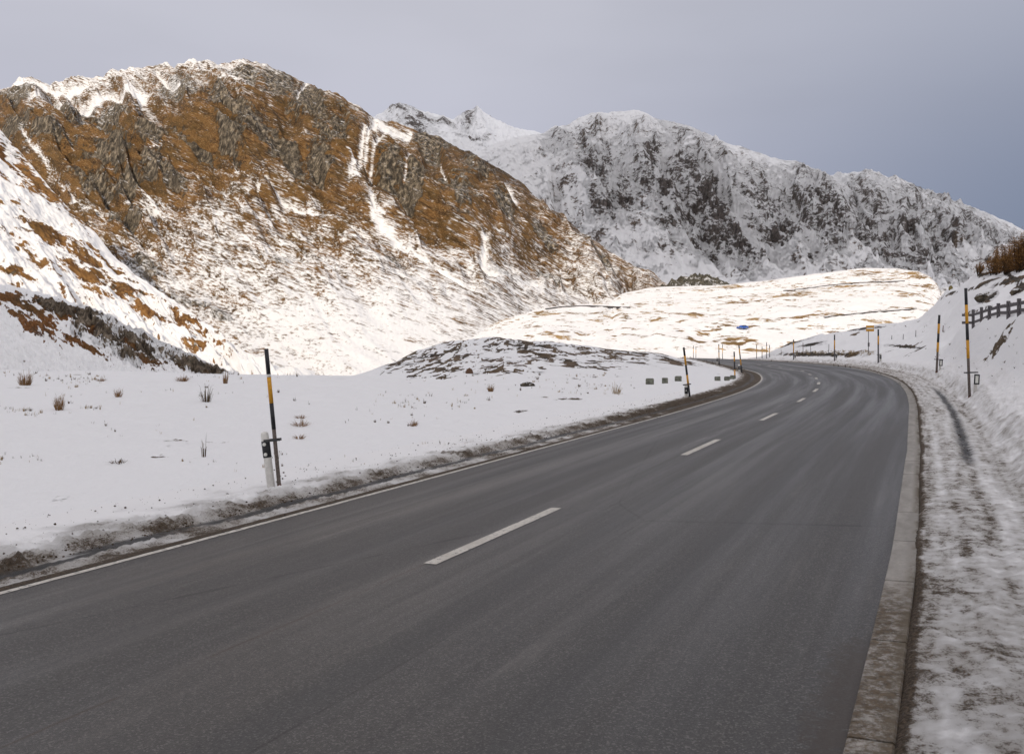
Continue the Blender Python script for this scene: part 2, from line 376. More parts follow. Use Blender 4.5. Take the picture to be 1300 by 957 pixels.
# monotone smooth interpolation between columns
TAB = np.array([np.interp(GXp, cks, tabc[:, j]) for j in range(len(LD))]); TAB = gaus(TAB, 3, 1)
def ground_z(X, Y, detail=True, bury=0.06):
    X = np.asarray(X, float); Y = np.asarray(Y, float)
    Yp = np.maximum(Y, 0.05); px = np.where(Y > 0.05, CXP + F * X / Yp, np.where(X > 0, 1900, -420)); px = np.clip(px, -420, 1900)
    d = np.maximum(Y, 0.05); dd = np.where(px >= 1899, np.hypot(X, Y) * 0.66, np.where(px <= -419, np.hypot(X, Y) * .72, d))
    z = bilin(TAB, GXp, LD, px, np.log(np.clip(dd, 1.5, 399)))
    z = z * smooth(-60, 0, Y) + np.where(Y < 0, 0, 0)
    if detail:
        rr = np.hypot(X, Y)
        z = z + (0.10 * fbm(X / 9, Y / 9, 3, 11) + 0.045 * fbm(X / 1.9, Y / 1.9, 4, 12)) * smooth(4, 16, rr)
        hum = smooth(480, 560, px) * smooth(800, 740, px) * smooth(55, 66, Y) * smooth(140, 120, Y)
        z = z + hum * (0.45 * (ridged(X / 7 + Y / 30, Y / 9, 4, 31) - .55) + .16 * fbm(X / 2.5, Y / 2.5, 3, 32))
        rs = smooth(1185, 1215, px) * smooth(36, 60, Y)
        z = z + rs * (1.2 * fbm(X / 12, Y / 10, 4, 41) + .42 * (ridged(X / 4, Y / 5, 4, 42) - .5) * smooth(38, 60, Y))
        rs2 = smooth(970, 1010, px) * smooth(60, 90, Y)
        z = z + rs2 * (0.30 * fbm(X / 5, Y / 5, 4, 43) + .12 * fbm(X / 1.3, Y / 1.3, 3, 46))
    lat, si = road_coord(X, Y)
    rz = road_z(lat, si); wl, wr = rv(WL, si), rv(WR, si)
    lo = -(lat + wl); ro = lat - wr                          # distance outside the left / right edge
    # left: slush and plough berm; right: flat verge then a ploughed bank
    left = rz + 0.05 * smooth(.5, 1.2, lo) + 0.08 * smooth(1.2, 4, lo)
    bankh = np.interp(rv(CLp[:, 1], si), [0, 10, 20, 60, 100, 130], [.28, .36, .5, .5, .4, .25])
    rgt = rz + 0.03 * smooth(.3, 1.0, ro) + bankh * smooth(1.65, 2.45, ro + (.22 * fbm(X / 1.6, Y / 1.6, 4, 45) if detail else 0)) * (1 + .14 * (fbm(X / .5, Y / .5, 4, 44) if detail else 0)) + 0.15 * smooth(2.2, 4, ro)
    wll = smooth(7.5, 1.5, lo); wrr = smooth(4.4, 2.1, ro)
    onr = (lo < 0) & (ro < 0)
    z = np.where(lo > 0, z * (1 - wll) + left * wll, z); z = np.where(ro > 0, z * (1 - wrr) + rgt * wrr, z)
    z = np.where(onr, rz - bury, z)
    z = np.where((lo >= 0) & (lo < 0.35), z - bury * (1 - lo / .35), z); z = np.where((ro >= 0) & (ro < 0.35), z - bury * (1 - ro / .35), z)
    return z
def at(x, y, dmin=4, dmax=200):
    """where the sight line through photo pixel (x, y) first meets the ground"""
    d = np.exp(np.linspace(math.log(dmin), math.log(dmax), 1500)); X = (x - CXP) / F * d; zl_ = CAMZ - (y - HY) / F * d
    g = ground_z(X, d); k = np.where(g >= zl_)[0]
    k = k[0] if len(k) else len(d) - 1
    return Vector((X[k], d[k], g[k]))
def gz(x, y): return float(ground_z(np.array([x]), np.array([y]))[0])

# ------------------------------------------------------------------ ground sheet
def px_axis(a, b, step, outer):
    return np.concatenate([outer[0], np.arange(a, b, step), outer[1]])
az_in = np.arctan((np.arange(-60, 1361, 1.25) - CXP) / F)
az = np.concatenate([np.linspace(-math.pi, az_in[0] - .004, 70), az_in, np.linspace(az_in[-1] + .004, math.pi, 71)[:-1]])
rad = np.concatenate([[0.02, .8, 1.6, 2.4, 3.2], np.exp(np.linspace(math.log(4), math.log(190), 520)), [210, 240, 280, 350, 500, 800, 1500, 3000, 7000]])
A, Rr = np.meshgrid(az, rad)
cosA = np.cos(A); inv = np.abs(A) < az_in[-1] + .05
RR = np.where(inv, Rr / np.maximum(cosA, .5), Rr / max(math.cos(az_in[-1]), .5))
X, Y = RR * np.sin(A), RR * np.cos(A)
Z = ground_z(X, Y)
Z = Z + (-10 - Z) * smooth(200, 350, RR)
PX = np.where(Y > 0.1, CXP + F * X / np.maximum(Y, .1), -999); PY = HY - (Z - CAMZ) / np.maximum(Y, .1) * F
hum = ellm(PX, PY, [(505, 460, 45, 14, -32), (560, 462, 75, 24, -14), (640, 470, 60, 26, 5), (640, 440, 60, 12, 8), (740, 462, 70, 9, 4), (700, 452, 70, 14, 8), (560, 448, 70, 16, -22), (670, 436, 90, 10, 4), (770, 452, 80, 10, 6), (850, 458, 50, 6, 5), (500, 468, 40, 9, -25), (720, 480, 50, 9, 0), (800, 447, 90, 8, 7)]) * smooth(52, 60, Y)
edg = ellm(PX, PY, [(990, 432, 9, 3.5, -35), (1012, 425, 16, 2.5, -20), (1010, 432, 28, 4, -15), (1255, 376, 16, 6, -20), (1292, 369, 8, 5, 10), (1190, 362, 9, 8, -45), (1178, 374, 7, 5, -45), (1207, 345, 10, 4, -40), (1222, 338, 14, 4, -35), (1250, 348, 15, 4, -20), (1290, 340, 30, 4, -15), (1285, 352, 20, 3, 30), (1245, 362, 30, 2.2, -22), (1275, 358, 24, 3, -18), (1300, 364, 16, 4, -10), (1262, 390, 40, 1.6, -12), (1208, 372, 8, 2, -30), (1070, 409, 40, 2, -8), (1090, 418, 50, 1.5, -6), (1030, 437, 20, 2, -10), (1150, 440, 30, 1.5, 5), (1040, 450, 60, 3, 0)]) * smooth(28, 36, Y)
_a, _b = rot(PX, PY, -20, 26, 3.6); _c, _d = rot(PX, PY, 8, 30, 3.2); stp = np.where(PX < 640, ridged(_a, _b + .5 * perlin(_a * 2, _b * .3, 3), 3, 34), ridged(_c, _d + .5 * perlin(_c * 2, _d * .3, 5), 3, 35)) - .55
snow = 1.42 - hum * .93 - hum * 2.1 * stp - edg * 1.45 + hum * .2 * fbm(PX / 25, PY / 5, 3, 33) - .75 * np.clip(fbm(X / 5, Y / 5, 3, 36) - .05, 0, 1) * smooth(6, 9, RR) * (1 - edg) - .16 * smooth(8, 1.5, np.abs(road_coord(X, Y)[0]) - 4.2)
snow = np.where(RR > 205, .9, snow)
gm = terrain_mat('snowfield', crust=.16, k=4.0, theta=-16, stretch=3.5, fine=1.6, coarse=.6, grass=((.12, .085, .06), (.06, .048, .038), (.19, .14, .09)), rock=((.10, .085, .07), (.04, .036, .032), (.16, .14, .12)), soft=.03, bump=0.35)
# finer snow grain on top
me = grid_mesh('ground', np.stack([X, Y, Z], -1), {'snow': snow, 'rock': edg * .9 + hum * .3})
tag(link('ground', me, gm), kind='structure')

# ------------------------------------------------------------------ road
lt = np.linspace(0, 1, 41)
st = np.arange(0, len(CLp))
LATR = -WL[:, None] - .12 + (WL + WR + .16)[:, None] * lt[None]
def road_pts(stf, lat, dz=0.0):
    """station index (float) arrays and lateral arrays -> points on the road surface"""
    x = rv(CLp[:, 0], stf) + rv(NRM[:, 0], stf) * lat; y = rv(CLp[:, 1], stf) + rv(NRM[:, 1], stf) * lat
    return np.stack([x, y, road_z(lat, stf) + dz], -1)
SI = np.repeat(st[:, None].astype(float), 41, 1)
V = road_pts(SI, LATR)
uv = np.stack([LATR, SI * .4 - S0], -1)
n = NT('asphalt', 0.6, 0.40)
P = n.attr('path_uv', True); lat_, s_ = n.sep(P)[0], n.sep(P)[1]
fine = n.noise(n.pos, 120, 3, .7); agg = n.vor(n.pos, 85, out='Color'); aggv = n.sep(agg)[0]
lane = n.noise(n.map(P, scale=(1.3, .035, 1)), 1.0, 5, .55); lane2 = n.noise(n.map(P, scale=(5.5, .05, 1)), 1.0, 4, .6)
blot = n.noise(n.pos, .35, 6, .6); blot2 = n.noise(n.map(P, scale=(1, .3, 1)), 1.5, 6, .65)
c = n.mix(n.mr(lane, .33, .67), (.027, .0255, .025), (.052, .049, .0475))
c = n.mix(n.mr(lane2, .48, .78, 0, .55), c, (.070, .067, .065))
c = n.mix(n.mr(blot2, .35, .75, 0, .45), c, (.048, .043, .039))
mid_ = n.noise(n.pos, 38, 4, .75); c = n.mix(n.mr(mid_, .50, .70, 0, .55), c, (.125, .115, .105)); c = n.mix(n.mr(mid_, .50, .30, 0, .6), c, (.018, .017, .016))
c = n.mix(n.mr(n.noise(n.map(P, scale=(2.2, .22, 1)), 1.7, 8, .75), .54, .72, 0, .45), c, (.12, .11, .10)); c = n.mix(n.mr(aggv, .80, .97, 0, .5), c, (.20, .19, .18)); c = n.mix(n.mr(fine, .60, .75, 0, .6), c, (.025, .025, .026))
wheel = n.ma('ADD', n.ma('ABSOLUTE', n.ma('SUBTRACT', n.ma('ABSOLUTE', n.ma('SUBTRACT', n.ma('ABSOLUTE', lat_), 2.0)), .78)), n.ma('MULTIPLY', blot, .5))
c = n.mix(n.mr(wheel, .15, .6, .38, 0), c, (.045, .045, .047))
# lengthwise joint next to the centre line
jl = n.ma('ABSOLUTE', n.ma('ADD', n.ma('ADD', lat_, .10), n.ma('MULTIPLY', n.ma('SUBTRACT', n.noise(n.map(P, scale=(0, .6, 0)), 1, 3), .5), .10)))
jm = n.ma('MULTIPLY', n.mr(jl, .009, .02, 1, 0), n.mr(s_, 11.6, 12.4, 1, 0))
jm = n.ma('MULTIPLY', jm, n.mr(n.noise(P, 1.2, 3), .38, .5))
c = n.mix(jm, c, (.03, .018, .012))
# scraped traces of an older centre line
old = n.ma('MULTIPLY', n.mr(n.ma('ABSOLUTE', n.ma('ADD', lat_, .30)), .03, .07, 1, 0), n.mr(n.noise(n.map(P, scale=(3, .35, 1)), 1.4, 6, .7), .50, .62, 0, .5))
c = n.mix(n.ma('MULTIPLY', old, n.mr(s_, 20, 22)), c, (.22, .21, .20))
scr = n.ma('MULTIPLY', n.mr(n.noise(n.map(P, scale=(.8, 9, 1), rot=(0, 0, R(4))), 1.3, 4, .6), .70, .76, 0, .5), n.mr(lat_, .6, 1.6))
c = n.mix(scr, c, (.26, .25, .24))
crk = n.vor(n.map(n.ma('ADD', 0, 0) if False else P, scale=(.16, .05, 1)), 1.0, 'DISTANCE_TO_EDGE'); crk = n.ma('ADD', crk, n.ma('MULTIPLY', n.ma('SUBTRACT', n.noise(P, 1.6, 5, .7), .5), .012))
c = n.mix(n.mr(n.ma('ABSOLUTE', crk), .0008, .0024, .65, 0), c, (.014, .012, .011))
# brown grit by the right edge near the camera
gr = n.ma('MULTIPLY', n.mr(lat_, 3.95, 4.7), n.mr(s_, 11.4, 9.2)); c = n.mix(n.mr(n.ma('ADD', gr, n.ma('MULTIPLY', n.ma('SUBTRACT', n.noise(P, 9, 9, .85), .5), 2.6)), .55, .85, 0, .85), c, (.035, .024, .016))
edge = n.mr(n.ma('ADD', n.ma('MULTIPLY', lat_, -1), n.ma('MULTIPLY', n.noise(n.pos, 3, 5, .7), .3)), 3.98, 4.05)
c = n.mix(edge, c, (.055, .042, .032))
n.col(c); n.rough(n.mr(n.ma('ADD', lane, n.ma('MULTIPLY', fine, .2)), .42, .75, .30, .56))
n.bump(n.ma('ADD', fine, n.ma('MULTIPLY', aggv, .6)), .55, .006)
asphalt = n.m
tag(link('road', grid_mesh('road', V, uv=uv), asphalt), kind='structure')

def paint(name):
    n = NT(name, .7, .3); w = n.noise(n.pos, 14, 8, .75); w2 = n.noise(n.pos, 2.3, 5, .6)
    c = n.mix(n.mr(w2, .3, .7), (.46, .43, .385), (.62, .59, .54)); c = n.mix(n.mr(n.ma('ADD', w, n.ma('MULTIPLY', w2, .35)), .70, .80, 0, .85), c, (.13, .125, .12))
    n.col(c); n.bump(w, .3, .006); return n.m
pm = paint('road_paint')
def ribbon(name, s0, s1, l0, l1, dz, mat, step=.35, ends=0.0, wob=0.0, offs=None):
    ns = max(3, int((s1 - s0) / step) + 1); ss = np.linspace(s0, s1, ns); a = np.linspace(0, 1, 3)
    idx = (ss + S0) / .4
    lo_ = l0 if offs is None else offs(idx) + l0; hi_ = l1 if offs is None else offs(idx) + l1
    LA = np.stack([lo_ + (hi_ - lo_) * t + (0 if not wob else wob * perlin(ss * 2.1, ss * 0 + t * 9, 5)) for t in a], -1) if offs is not None else np.stack([np.full(ns, l0 + (l1 - l0) * t) + (wob * perlin(ss * 2.1, np.full(ns, t * 9), 5) if wob else 0) for t in a], -1)
    SS = np.repeat(idx[:, None], 3, 1)
    return road_pts(SS, LA, dz), ss, LA
def vray(x, y):
    """station (m) and lateral of the road point seen at photo pixel (x, y)"""
    d = np.exp(np.linspace(math.log(4), math.log(190), 3000)); Xx = (x - CXP) / F * d; zz = CAMZ - (y - HY) / F * d
    la, si = road_coord(Xx, d); k = np.where(road_z(la, si) >= zz)[0]; k = k[0] if len(k) else -1
    return si[k] * .4 - S0, la[k]
dashes = [((545.6, 716), (706.5, 645)), ((866, 577.7), (914, 558)), ((963.6, 533.7), (988.3, 524.5)), ((1010.7, 510.3), (1023.3, 505.5))]
ends = [(vray(*a), vray(*b)) for a, b in dashes]
mids = [vray(*p) for p in [(1035.4, 495.5), (1039.4, 486.6), (1036.2, 480.2), (1028, 475.3), (1019, 471), (1005, 469), (990.6, 466.7), (976.8, 464.5), (963.6, 463)]]
DL = [(a[0], b[0], (a[1] + b[1]) / 2) for a, b in ends] + [(m[0] - 1.4, m[0] + 1.4, m[1]) for m in mids]
print('DASHES', [tuple(round(q, 2) for q in d) for d in DL])
first = DL[0][0]
parts = []
for a, b, l in DL + [(first - 9.6, first - 6.4, DL[0][2]), (first - 19, first - 16, DL[0][2])]:
    parts.append(ribbon('d', a, b, l - .085, l + .085, .005, pm, wob=.006)[0])
me = bpy.data.meshes.new('centre_line'); vv = []; ff = []
for p in parts:
    o = len(vv); nr, nc = p.shape[:2]; vv += [tuple(q) for q in p.reshape(-1, 3)]
    ff += [(o + i * nc + j, o + i * nc + j + 1, o + (i + 1) * nc + j + 1, o + (i + 1) * nc + j) for i in range(nr - 1) for j in range(nc - 1)]
me.from_pydata(vv, [], ff); tag(link('centre_line', me, pm), kind='structure')
p, ss, LA = ribbon('l', -30, 150, 0, .115, .006, pm, wob=.012, offs=lambda i: -rv(WL, i))
tag(link('edge_line', grid_mesh('edge_line', p), pm), kind='structure')

# kerb of flat concrete stones along the right edge
n = NT('kerb_stone', .8, .25); P = n.attr('path_uv', True); sp_ = n.sep(P)
w = n.noise(n.pos, 9, 8, .7); w2 = n.noise(n.map(P, scale=(2.5, .8, 1)), 1, 6, .7)
c = n.mix(n.mr(w2, .3, .7), (.215, .203, .185), (.34, .32, .295)); c = n.mix(n.mr(w, .58, .72, 0, .6), c, (.11, .10, .085))
near = n.mr(sp_[1], 12.6, 10.6, 0, 1)
w3 = n.noise(n.pos, 22, 9, .8)
c = n.mix(n.ma('MULTIPLY', near, n.mr(n.ma('ADD', n.ma('ADD', n.ma('MULTIPLY', w, .5), n.ma('MULTIPLY', w3, .5)), n.ma('MULTIPLY', near, .05)), .44, .60)), c, n.mix(n.mr(w3, .4, .6), (.040, .030, .020), (.12, .09, .06)))
c = n.mix(n.ma('MULTIPLY', n.mr(sp_[0], .14, .27), n.mr(w2, .42, .6)), c, (.10, .08, .055))
n.col(c); n.bump(n.ma('ADD', w, w2), .5, .012); kerbm = n.m
ksf = []; kpos = -30.0; ki = 0
Vs = []; Fs = []; Us = []
while kpos < 150:
    L_ = 1.9 if kpos < 60 else 3.8
    ns = max(3, int(L_ / .3)); g = .012; dz_ = random.uniform(-.003, .004)
    for i in range(ns):
        s__ = kpos + g + (L_ - 2 * g) * i / (ns - 1); ix = (s__ + S0) / .4; wr = float(rv(WR, ix))
        h = .028 + dz_
        for la, hz in ((wr - .01, -.05), (wr, h - .006), (wr + .012, h), (wr + .255, h + .004), (wr + .268, h - .008), (wr + .272, -.05)):
            q = road_pts(np.array([ix]), np.array([la]), hz)[0]; Vs.append(tuple(q)); Us.append((la - wr, s__))
    o = len(Vs) - ns * 6
    for i in range(ns - 1):
        for j in range(5): Fs.append((o + i * 6 + j, o + (i + 1) * 6 + j, o + (i + 1) * 6 + j + 1, o + i * 6 + j + 1))
    Fs.append(tuple(o + j for j in range(6))); Fs.append(tuple(o + (ns - 1) * 6 + 5 - j for j in range(6)))
    kpos += L_
me = bpy.data.meshes.new('kerb'); me.from_pydata(Vs, [], Fs); me.update()
a_ = me.attributes.new('path_uv', 'FLOAT_VECTOR', 'POINT'); a_.data.foreach_set('vector', np.c_[np.array(Us), np.zeros(len(Us))].astype(np.float32).ravel())
tag(link('kerb', me, kerbm, smooth_=False), kind='structure')

# ------------------------------------------------------------------ verges (fine slush)
def slush_mat():
    n = NT('slush', .75, .3)
    dirt = n.attr('dirt'); wet = n.attr('wet')
    a = n.noise(n.pos, 13, 9, .75); b = n.noise(n.pos, 40, 6, .7); c3 = n.noise(n.pos, 1.3, 5, .6)
    m1 = n.ma('ADD', n.ma('MULTIPLY', a, .38), n.ma('ADD', n.ma('MULTIPLY', b, .44), n.ma('MULTIPLY', c3, .2)))
    thr = n.mr(dirt, 0, 1, .74, .34, False)
    msk = n.mr(n.ma('SUBTRACT', m1, thr), -.05, .09)
    sn = n.mix(n.mr(dirt, .10, .80), (.82, .815, .82), (.43, .40, .365))
    br = n.mix(n.mr(b, .4, .65), (.045, .032, .021), (.15, .11, .075))
    c = n.mix(msk, sn, br); c = n.mix(wet, c, n.mix(n.mr(b, .45, .7), (.022, .021, .021), (.09, .085, .08)))
    n.col(c); n.rough(n.mr(wet, 0, 1, .85, .45))
    n.bump(n.ma('MULTIPLY', n.ma('ADD', n.ma('MULTIPLY', a, .7), n.ma('MULTIPLY', b, .5)), n.mr(dirt, 0, .45, .22, 1.0)), 1.0, .075)
    return n.m
slm = slush_mat()
def verge(name, side, width, s_ranges, prof):
    SSx = np.concatenate([np.arange(a, b, st_) for a, b, st_ in s_ranges]); nl = 92
    o = width * np.linspace(0, 1, nl) ** 1.25
    I = (SSx + S0) / .4; W = rv(WL if side < 0 else WR, I)
    O, I2 = np.meshgrid(o, I); SG, W2 = np.meshgrid(o, SSx)[1], np.repeat(W[:, None], nl, 1)
    LA = side * (W2 + O)
    pts = road_pts(I2, LA); X_, Y_ = pts[..., 0], pts[..., 1]
    base = ground_z(X_, Y_, bury=0.0)
    h, dirt, wet = prof(X_, Y_, O, SG)
    fade = smooth(width, width * .82, O)
    z = base + (h + .012) * fade - .03 * (1 - fade)
    return grid_mesh(name, np.stack([X_, Y_, z], -1), {'dirt': dirt, 'wet': wet})
def prof_left(X, Y, O, S):
    wob = .12 * fbm(S / 3, S * 0 + 3, 3, 71)
    o = O + wob
    berm = smooth(.75, .98, o) * smooth(2.6, 1.1, o)
    lump = np.clip(fbm(X * 3.2, Y * 3.2, 4, 72) * .7 + .3, 0, 2); lump2 = np.clip(fbm(X * 9, Y * 9, 3, 73), -.5, 2)
    h = .08 * berm * (.5 + lump) + .03 * berm * lump2 + .02 * smooth(.2, .3, o) * smooth(.55, .42, o) * (1 + lump2) + .012 * lump2 * smooth(3.4, 1, o) * smooth(.15, .3, o)
    far = smooth(22, 40, S)
    wet = np.clip(smooth(.42, .52, o) * smooth(.80, .70, o) * (1 - .35 * far) * .95 * smooth(-.9, -.2, fbm(S / 1.1, O * 4, 3, 75)), 0, 1)
    dirt = .56 + .08 * smooth(.5, .9, o) - .36 * smooth(.85, 1.35, o) - .32 * smooth(1.4, 2.6, o) + .30 * fbm(X / .8, Y / .8, 4, 74) * smooth(3.4, 2.4, o) + far * .40 * smooth(1.9, 1.3, o) - .10 * smooth(3.0, 3.6, o)
    dirt = np.where(O < .16, .9, dirt)
    return h, np.clip(dirt, 0, 1), wet
def prof_right(X, Y, O, S):
    o = O + .05 * fbm(S / 2.5, S * 0 + 8, 3, 81)
    lump2 = np.clip(fbm(X * 12, Y * 12, 3, 83), -.5, 2); lump = fbm(X * 4.6, Y * 4.6, 4, 82)
    body = smooth(.235, .31, o)
    h = -.015 * smooth(.34, .26, o) + .045 * body + .017 * lump2 * body + .007 * lump * body + .016 * np.clip(fbm(O * 3.2, S * .7, 4, 85), -.4, 1) * body
    tr = np.exp(-((o - 1.10 - .18 * smooth(18, 34, S)) / .11) ** 2); ts = smooth(20, 22, S) * smooth(52, 42, S)
    h = h - .04 * tr * (.35 + .65 * ts)
    wet = np.clip(tr * ts * (1.15 + .8 * fbm(X / .12, Y / .25, 3, 87)) + .0 * o, 0, 1)
    dirt = .13 * fbm(O * 6, S * .22, 3, 88) + .17 * fbm(X / .10, Y / .10, 3, 89) + .50 * smooth(.38, .27, o) + .05 + .26 * smooth(.75, .32, o) + .02 + .12 * np.clip(fbm(O * 5, S * .9, 4, 86), -.6, 1) + .20 * np.exp(-((o - .85) / .3) ** 2) + .22 * np.exp(-((o - 1.6) / .25) ** 2) + .17 * smooth(2.6, 2.0, o) + .16 * fbm(X / .3, Y / .3, 4, 84) * smooth(2.7, 2.0, o) + .12 * tr + .05 * smooth(13, 9, S) * smooth(1.9, .9, o)
    dirt = dirt + .10 * smooth(1.9, 2.1, O) * smooth(3.2, 2.4, O)
    far = smooth(45, 80, S); dirt = dirt + far * .15 * smooth(2.4, 1.2, o)
    return h, np.clip(dirt, 0, 1), wet
tag(link('slush_left', verge('slush_left', -1, 3.6, [(-6, 3, .12), (3, 22, .035), (22, 50, .09), (50, 148, .3)], prof_left), slm), kind='structure')
tag(link('slush_right', verge('slush_right', 1, 3.4, [(-6, 3, .12), (3, 20, .035), (20, 50, .09), (50, 148, .3)], prof_right), slm), kind='structure')
bpy.data.objects['slush_left'].name = 'verge'; bpy.data.objects['slush_right'].name = 'verge.001'

# ------------------------------------------------------------------ hills as surfaces between a foot line and a crest line
def hill(name, x0, x1, dx, rows, sky_pts, dc, db, zb, g, disp, attrs, mat, back=1.35, rowpow=1.0):
    xs = np.arange(x0, x1 + dx, dx); t = np.linspace(0, 1, rows) ** rowpow
    tb = np.linspace(1, 2, 26)[1:]; T = np.concatenate([t, tb])
    XS, TT = np.meshgrid(xs, T)
    sm = lambda pts, w: np.repeat(gaus(ip(xs, pts)[None], max(1, int(w / dx)), 1), len(T), 0)
    yc, DC, DB, ZB = sm(sky_pts, 2), sm(dc, 22), sm(db, 22), sm(zb, 22); ZC = CAMZ + (HY - yc) * DC / F
    tf = np.clip(TT, 0, 1); r = DB + (DC - DB) * tf; z = ZB + (ZC - ZB) * g(tf, XS)
    bt = np.clip(TT - 1, 0, 1); r = r + (DC * (back - 1)) * bt; z = z - (ZC - ZB) * 1.0 * (bt ** 1.5) - 0 * bt
    PYv = HY - (z - CAMZ) / r * F
    dz, dr = disp(XS, PYv, tf, bt)
    z = z + dz; r = r + dr
    Xw = (XS - CXP) / F * r
    V = np.stack([Xw, r, z], -1)
    at_ = attrs(XS, PYv, tf, bt)
    me = grid_mesh(name, V, at_)
    o = link(name, me, mat); tag(o, kind='structure')
    return (xs, T, V)


# --- brown mountain
SKY_B = [(-140, 150), (-60, 128), (0, 113), (30, 103), (60, 100), (90, 91), (105, 90), (130, 95), (170, 88), (205, 84), (240, 81), (275, 82), (310, 78), (330, 84), (345, 90), (385, 107), (410, 111), (425, 116), (440, 127), (470, 142), (500, 150), (540, 168), (580, 190), (620, 210), (660, 233), (700, 262), (740, 290), (780, 318), (810, 338), (840, 358), (870, 376), (900, 392)]
rocksB = [(26, 126, 26, 12, 0), (117, 154, 40, 14, 20), (140, 140, 30, 10, 0), (150, 203, 14, 20, 0), (122, 204, 22, 12, 20), (118, 243, 28, 16, 10), (162, 243, 16, 18, 30), (196, 222, 22, 16, 40), (220, 238, 16, 12, 40), (193, 183, 20, 14, 40), (225, 115, 22, 12, 20), (250, 185, 34, 10, 45), (287, 141, 30, 12, 35), (295, 186, 24, 14, 50), (310, 156, 26, 12, 40), (157, 283, 24, 12, -20), (313, 97, 20, 8, 10), (352, 110, 26, 12, 30),
          (391, 136, 24, 20, 45), (331, 175, 32, 16, 35), (365, 199, 34, 14, 40), (404, 207, 18, 14, 30), (417, 180, 22, 14, 45), (438, 157, 18, 16, 50), (490, 217, 20, 24, 60), (527, 225, 22, 26, 60), (577, 240, 34, 16, 45), (548, 180, 26, 9, 35), (606, 220, 26, 10, 40), (590, 267, 16, 12, 40), (60, 178, 26, 14, 10), (20, 160, 20, 10, 0), (640, 270, 24, 8, 45), (690, 300, 22, 7, 40), (760, 330, 30, 7, 36), (180, 345, 28, 14, 10), (240, 385, 18, 6, 10), (280, 400, 16, 7, 15), (500, 328, 14, 5, 20), (90, 130, 30, 8, 0), (355, 338, 14, 5, 10), (255, 388, 14, 5, 0), (640, 345, 20, 6, 38), (700, 345, 24, 6, 38)]
gul = [([(476, 148), (462, 178), (450, 205), (447, 228)], 5), ([(492, 162), (476, 190), (455, 222)], 4), ([(447, 228), (470, 240), (476, 275), (520, 312)], 5), ([(520, 198), (514, 222)], 3), ([(388, 110), (377, 132)], 2.5), ([(638, 238), (656, 262)], 3), ([(616, 300), (612, 325), (630, 345), (680, 360)], 5), ([(560, 200), (575, 235)], 1.6), ([(300, 216), (350, 248), (420, 285)], 2), ([(345, 212), (400, 238), (470, 290)], 1.8), ([(28, 165), (50, 205), (95, 262), (135, 290)], 3), ([(168, 262), (200, 268)], 8), ([(368, 222), (405, 236)], 2.5), ([(40, 137), (85, 124), (130, 117), (185, 121)], 4.5), ([(200, 94), (215, 110), (240, 117)], 3), ([(255, 95), (320, 113)], 2.5), ([(0, 110), (60, 108), (110, 100)], 3.5), ([(482, 150), (500, 158), (520, 166)], 4), ([(470, 175), (455, 215)], 4), ([(185, 198), (205, 196)], 2.5), ([(300, 225), (330, 250), (300, 262)], 1.6), ([(520, 312), (560, 345), (600, 365)], 3)]
GYB = np.array([80, 110, 140, 170, 200, 240, 280, 320, 360, 400, 440, 480.]); GXB = np.arange(0, 901, 60.)
CB = np.array([
    [.60, .65, .70, .65, .65, .62, .40, .30, .35, .40, .40, .3, .2, .2, .2, .2],
    [.40, .62, .66, .52, .46, .50, .25, .25, .35, .35, .30, .2, .2, .2, .2, .2],
    [.22, .48, .42, .34, .25, .28, .14, .12, .30, .22, .20, .2, .2, .2, .2, .2],
    [.25, .20, .16, .14, .12, .14, .10, .10, .30, .12, .10, .2, .2, .2, .2, .2],
    [.30, .20, .14, .18, .12, .15, .10, .10, .28, .10, .10, .2, .2, .2, .2, .2],
    [.30, .20, .16, .24, .25, .32, .30, .20, .22, .10, .18, .24, .2, .2, .2, .2],
    [.35, .30, .24, .40, .50, .52, .52, .46, .42, .16, .30, .32, .26, .2, .2, .2],
    [.45, .45, .40, .48, .60, .62, .62, .60, .58, .50, .48, .52, .46, .34, .3, .3],
    [.60, .60, .55, .55, .64, .70, .64, .74, .72, .72, .66, .70, .74, .55, .35, .3],
    [.60, .60, .60, .60, .72, .66, .80, .92, .92, .84, .52, .68, .80, .8, .6, .6],
    [.60, .60, .60, .60, .75, .80, .78, .98, 1.0, .98, .85, .8, .9, .9, .9, .9],
    [.60, .60, .60, .60, .70, .50, .45, .60, .80, .9, .9, .9, .9, .9, .9, .9]])
CB = np.where(CB > .38, .38 + (CB - .38) * .62, CB); CB = np.where(CB < .3, CB - .14, CB - .02); CB[9:, 6:10] += .22
def gulm(u, v):
    m = np.zeros_like(u)
    for p, w in gul: m = np.maximum(m, linem(u, v, p, w))
    return m
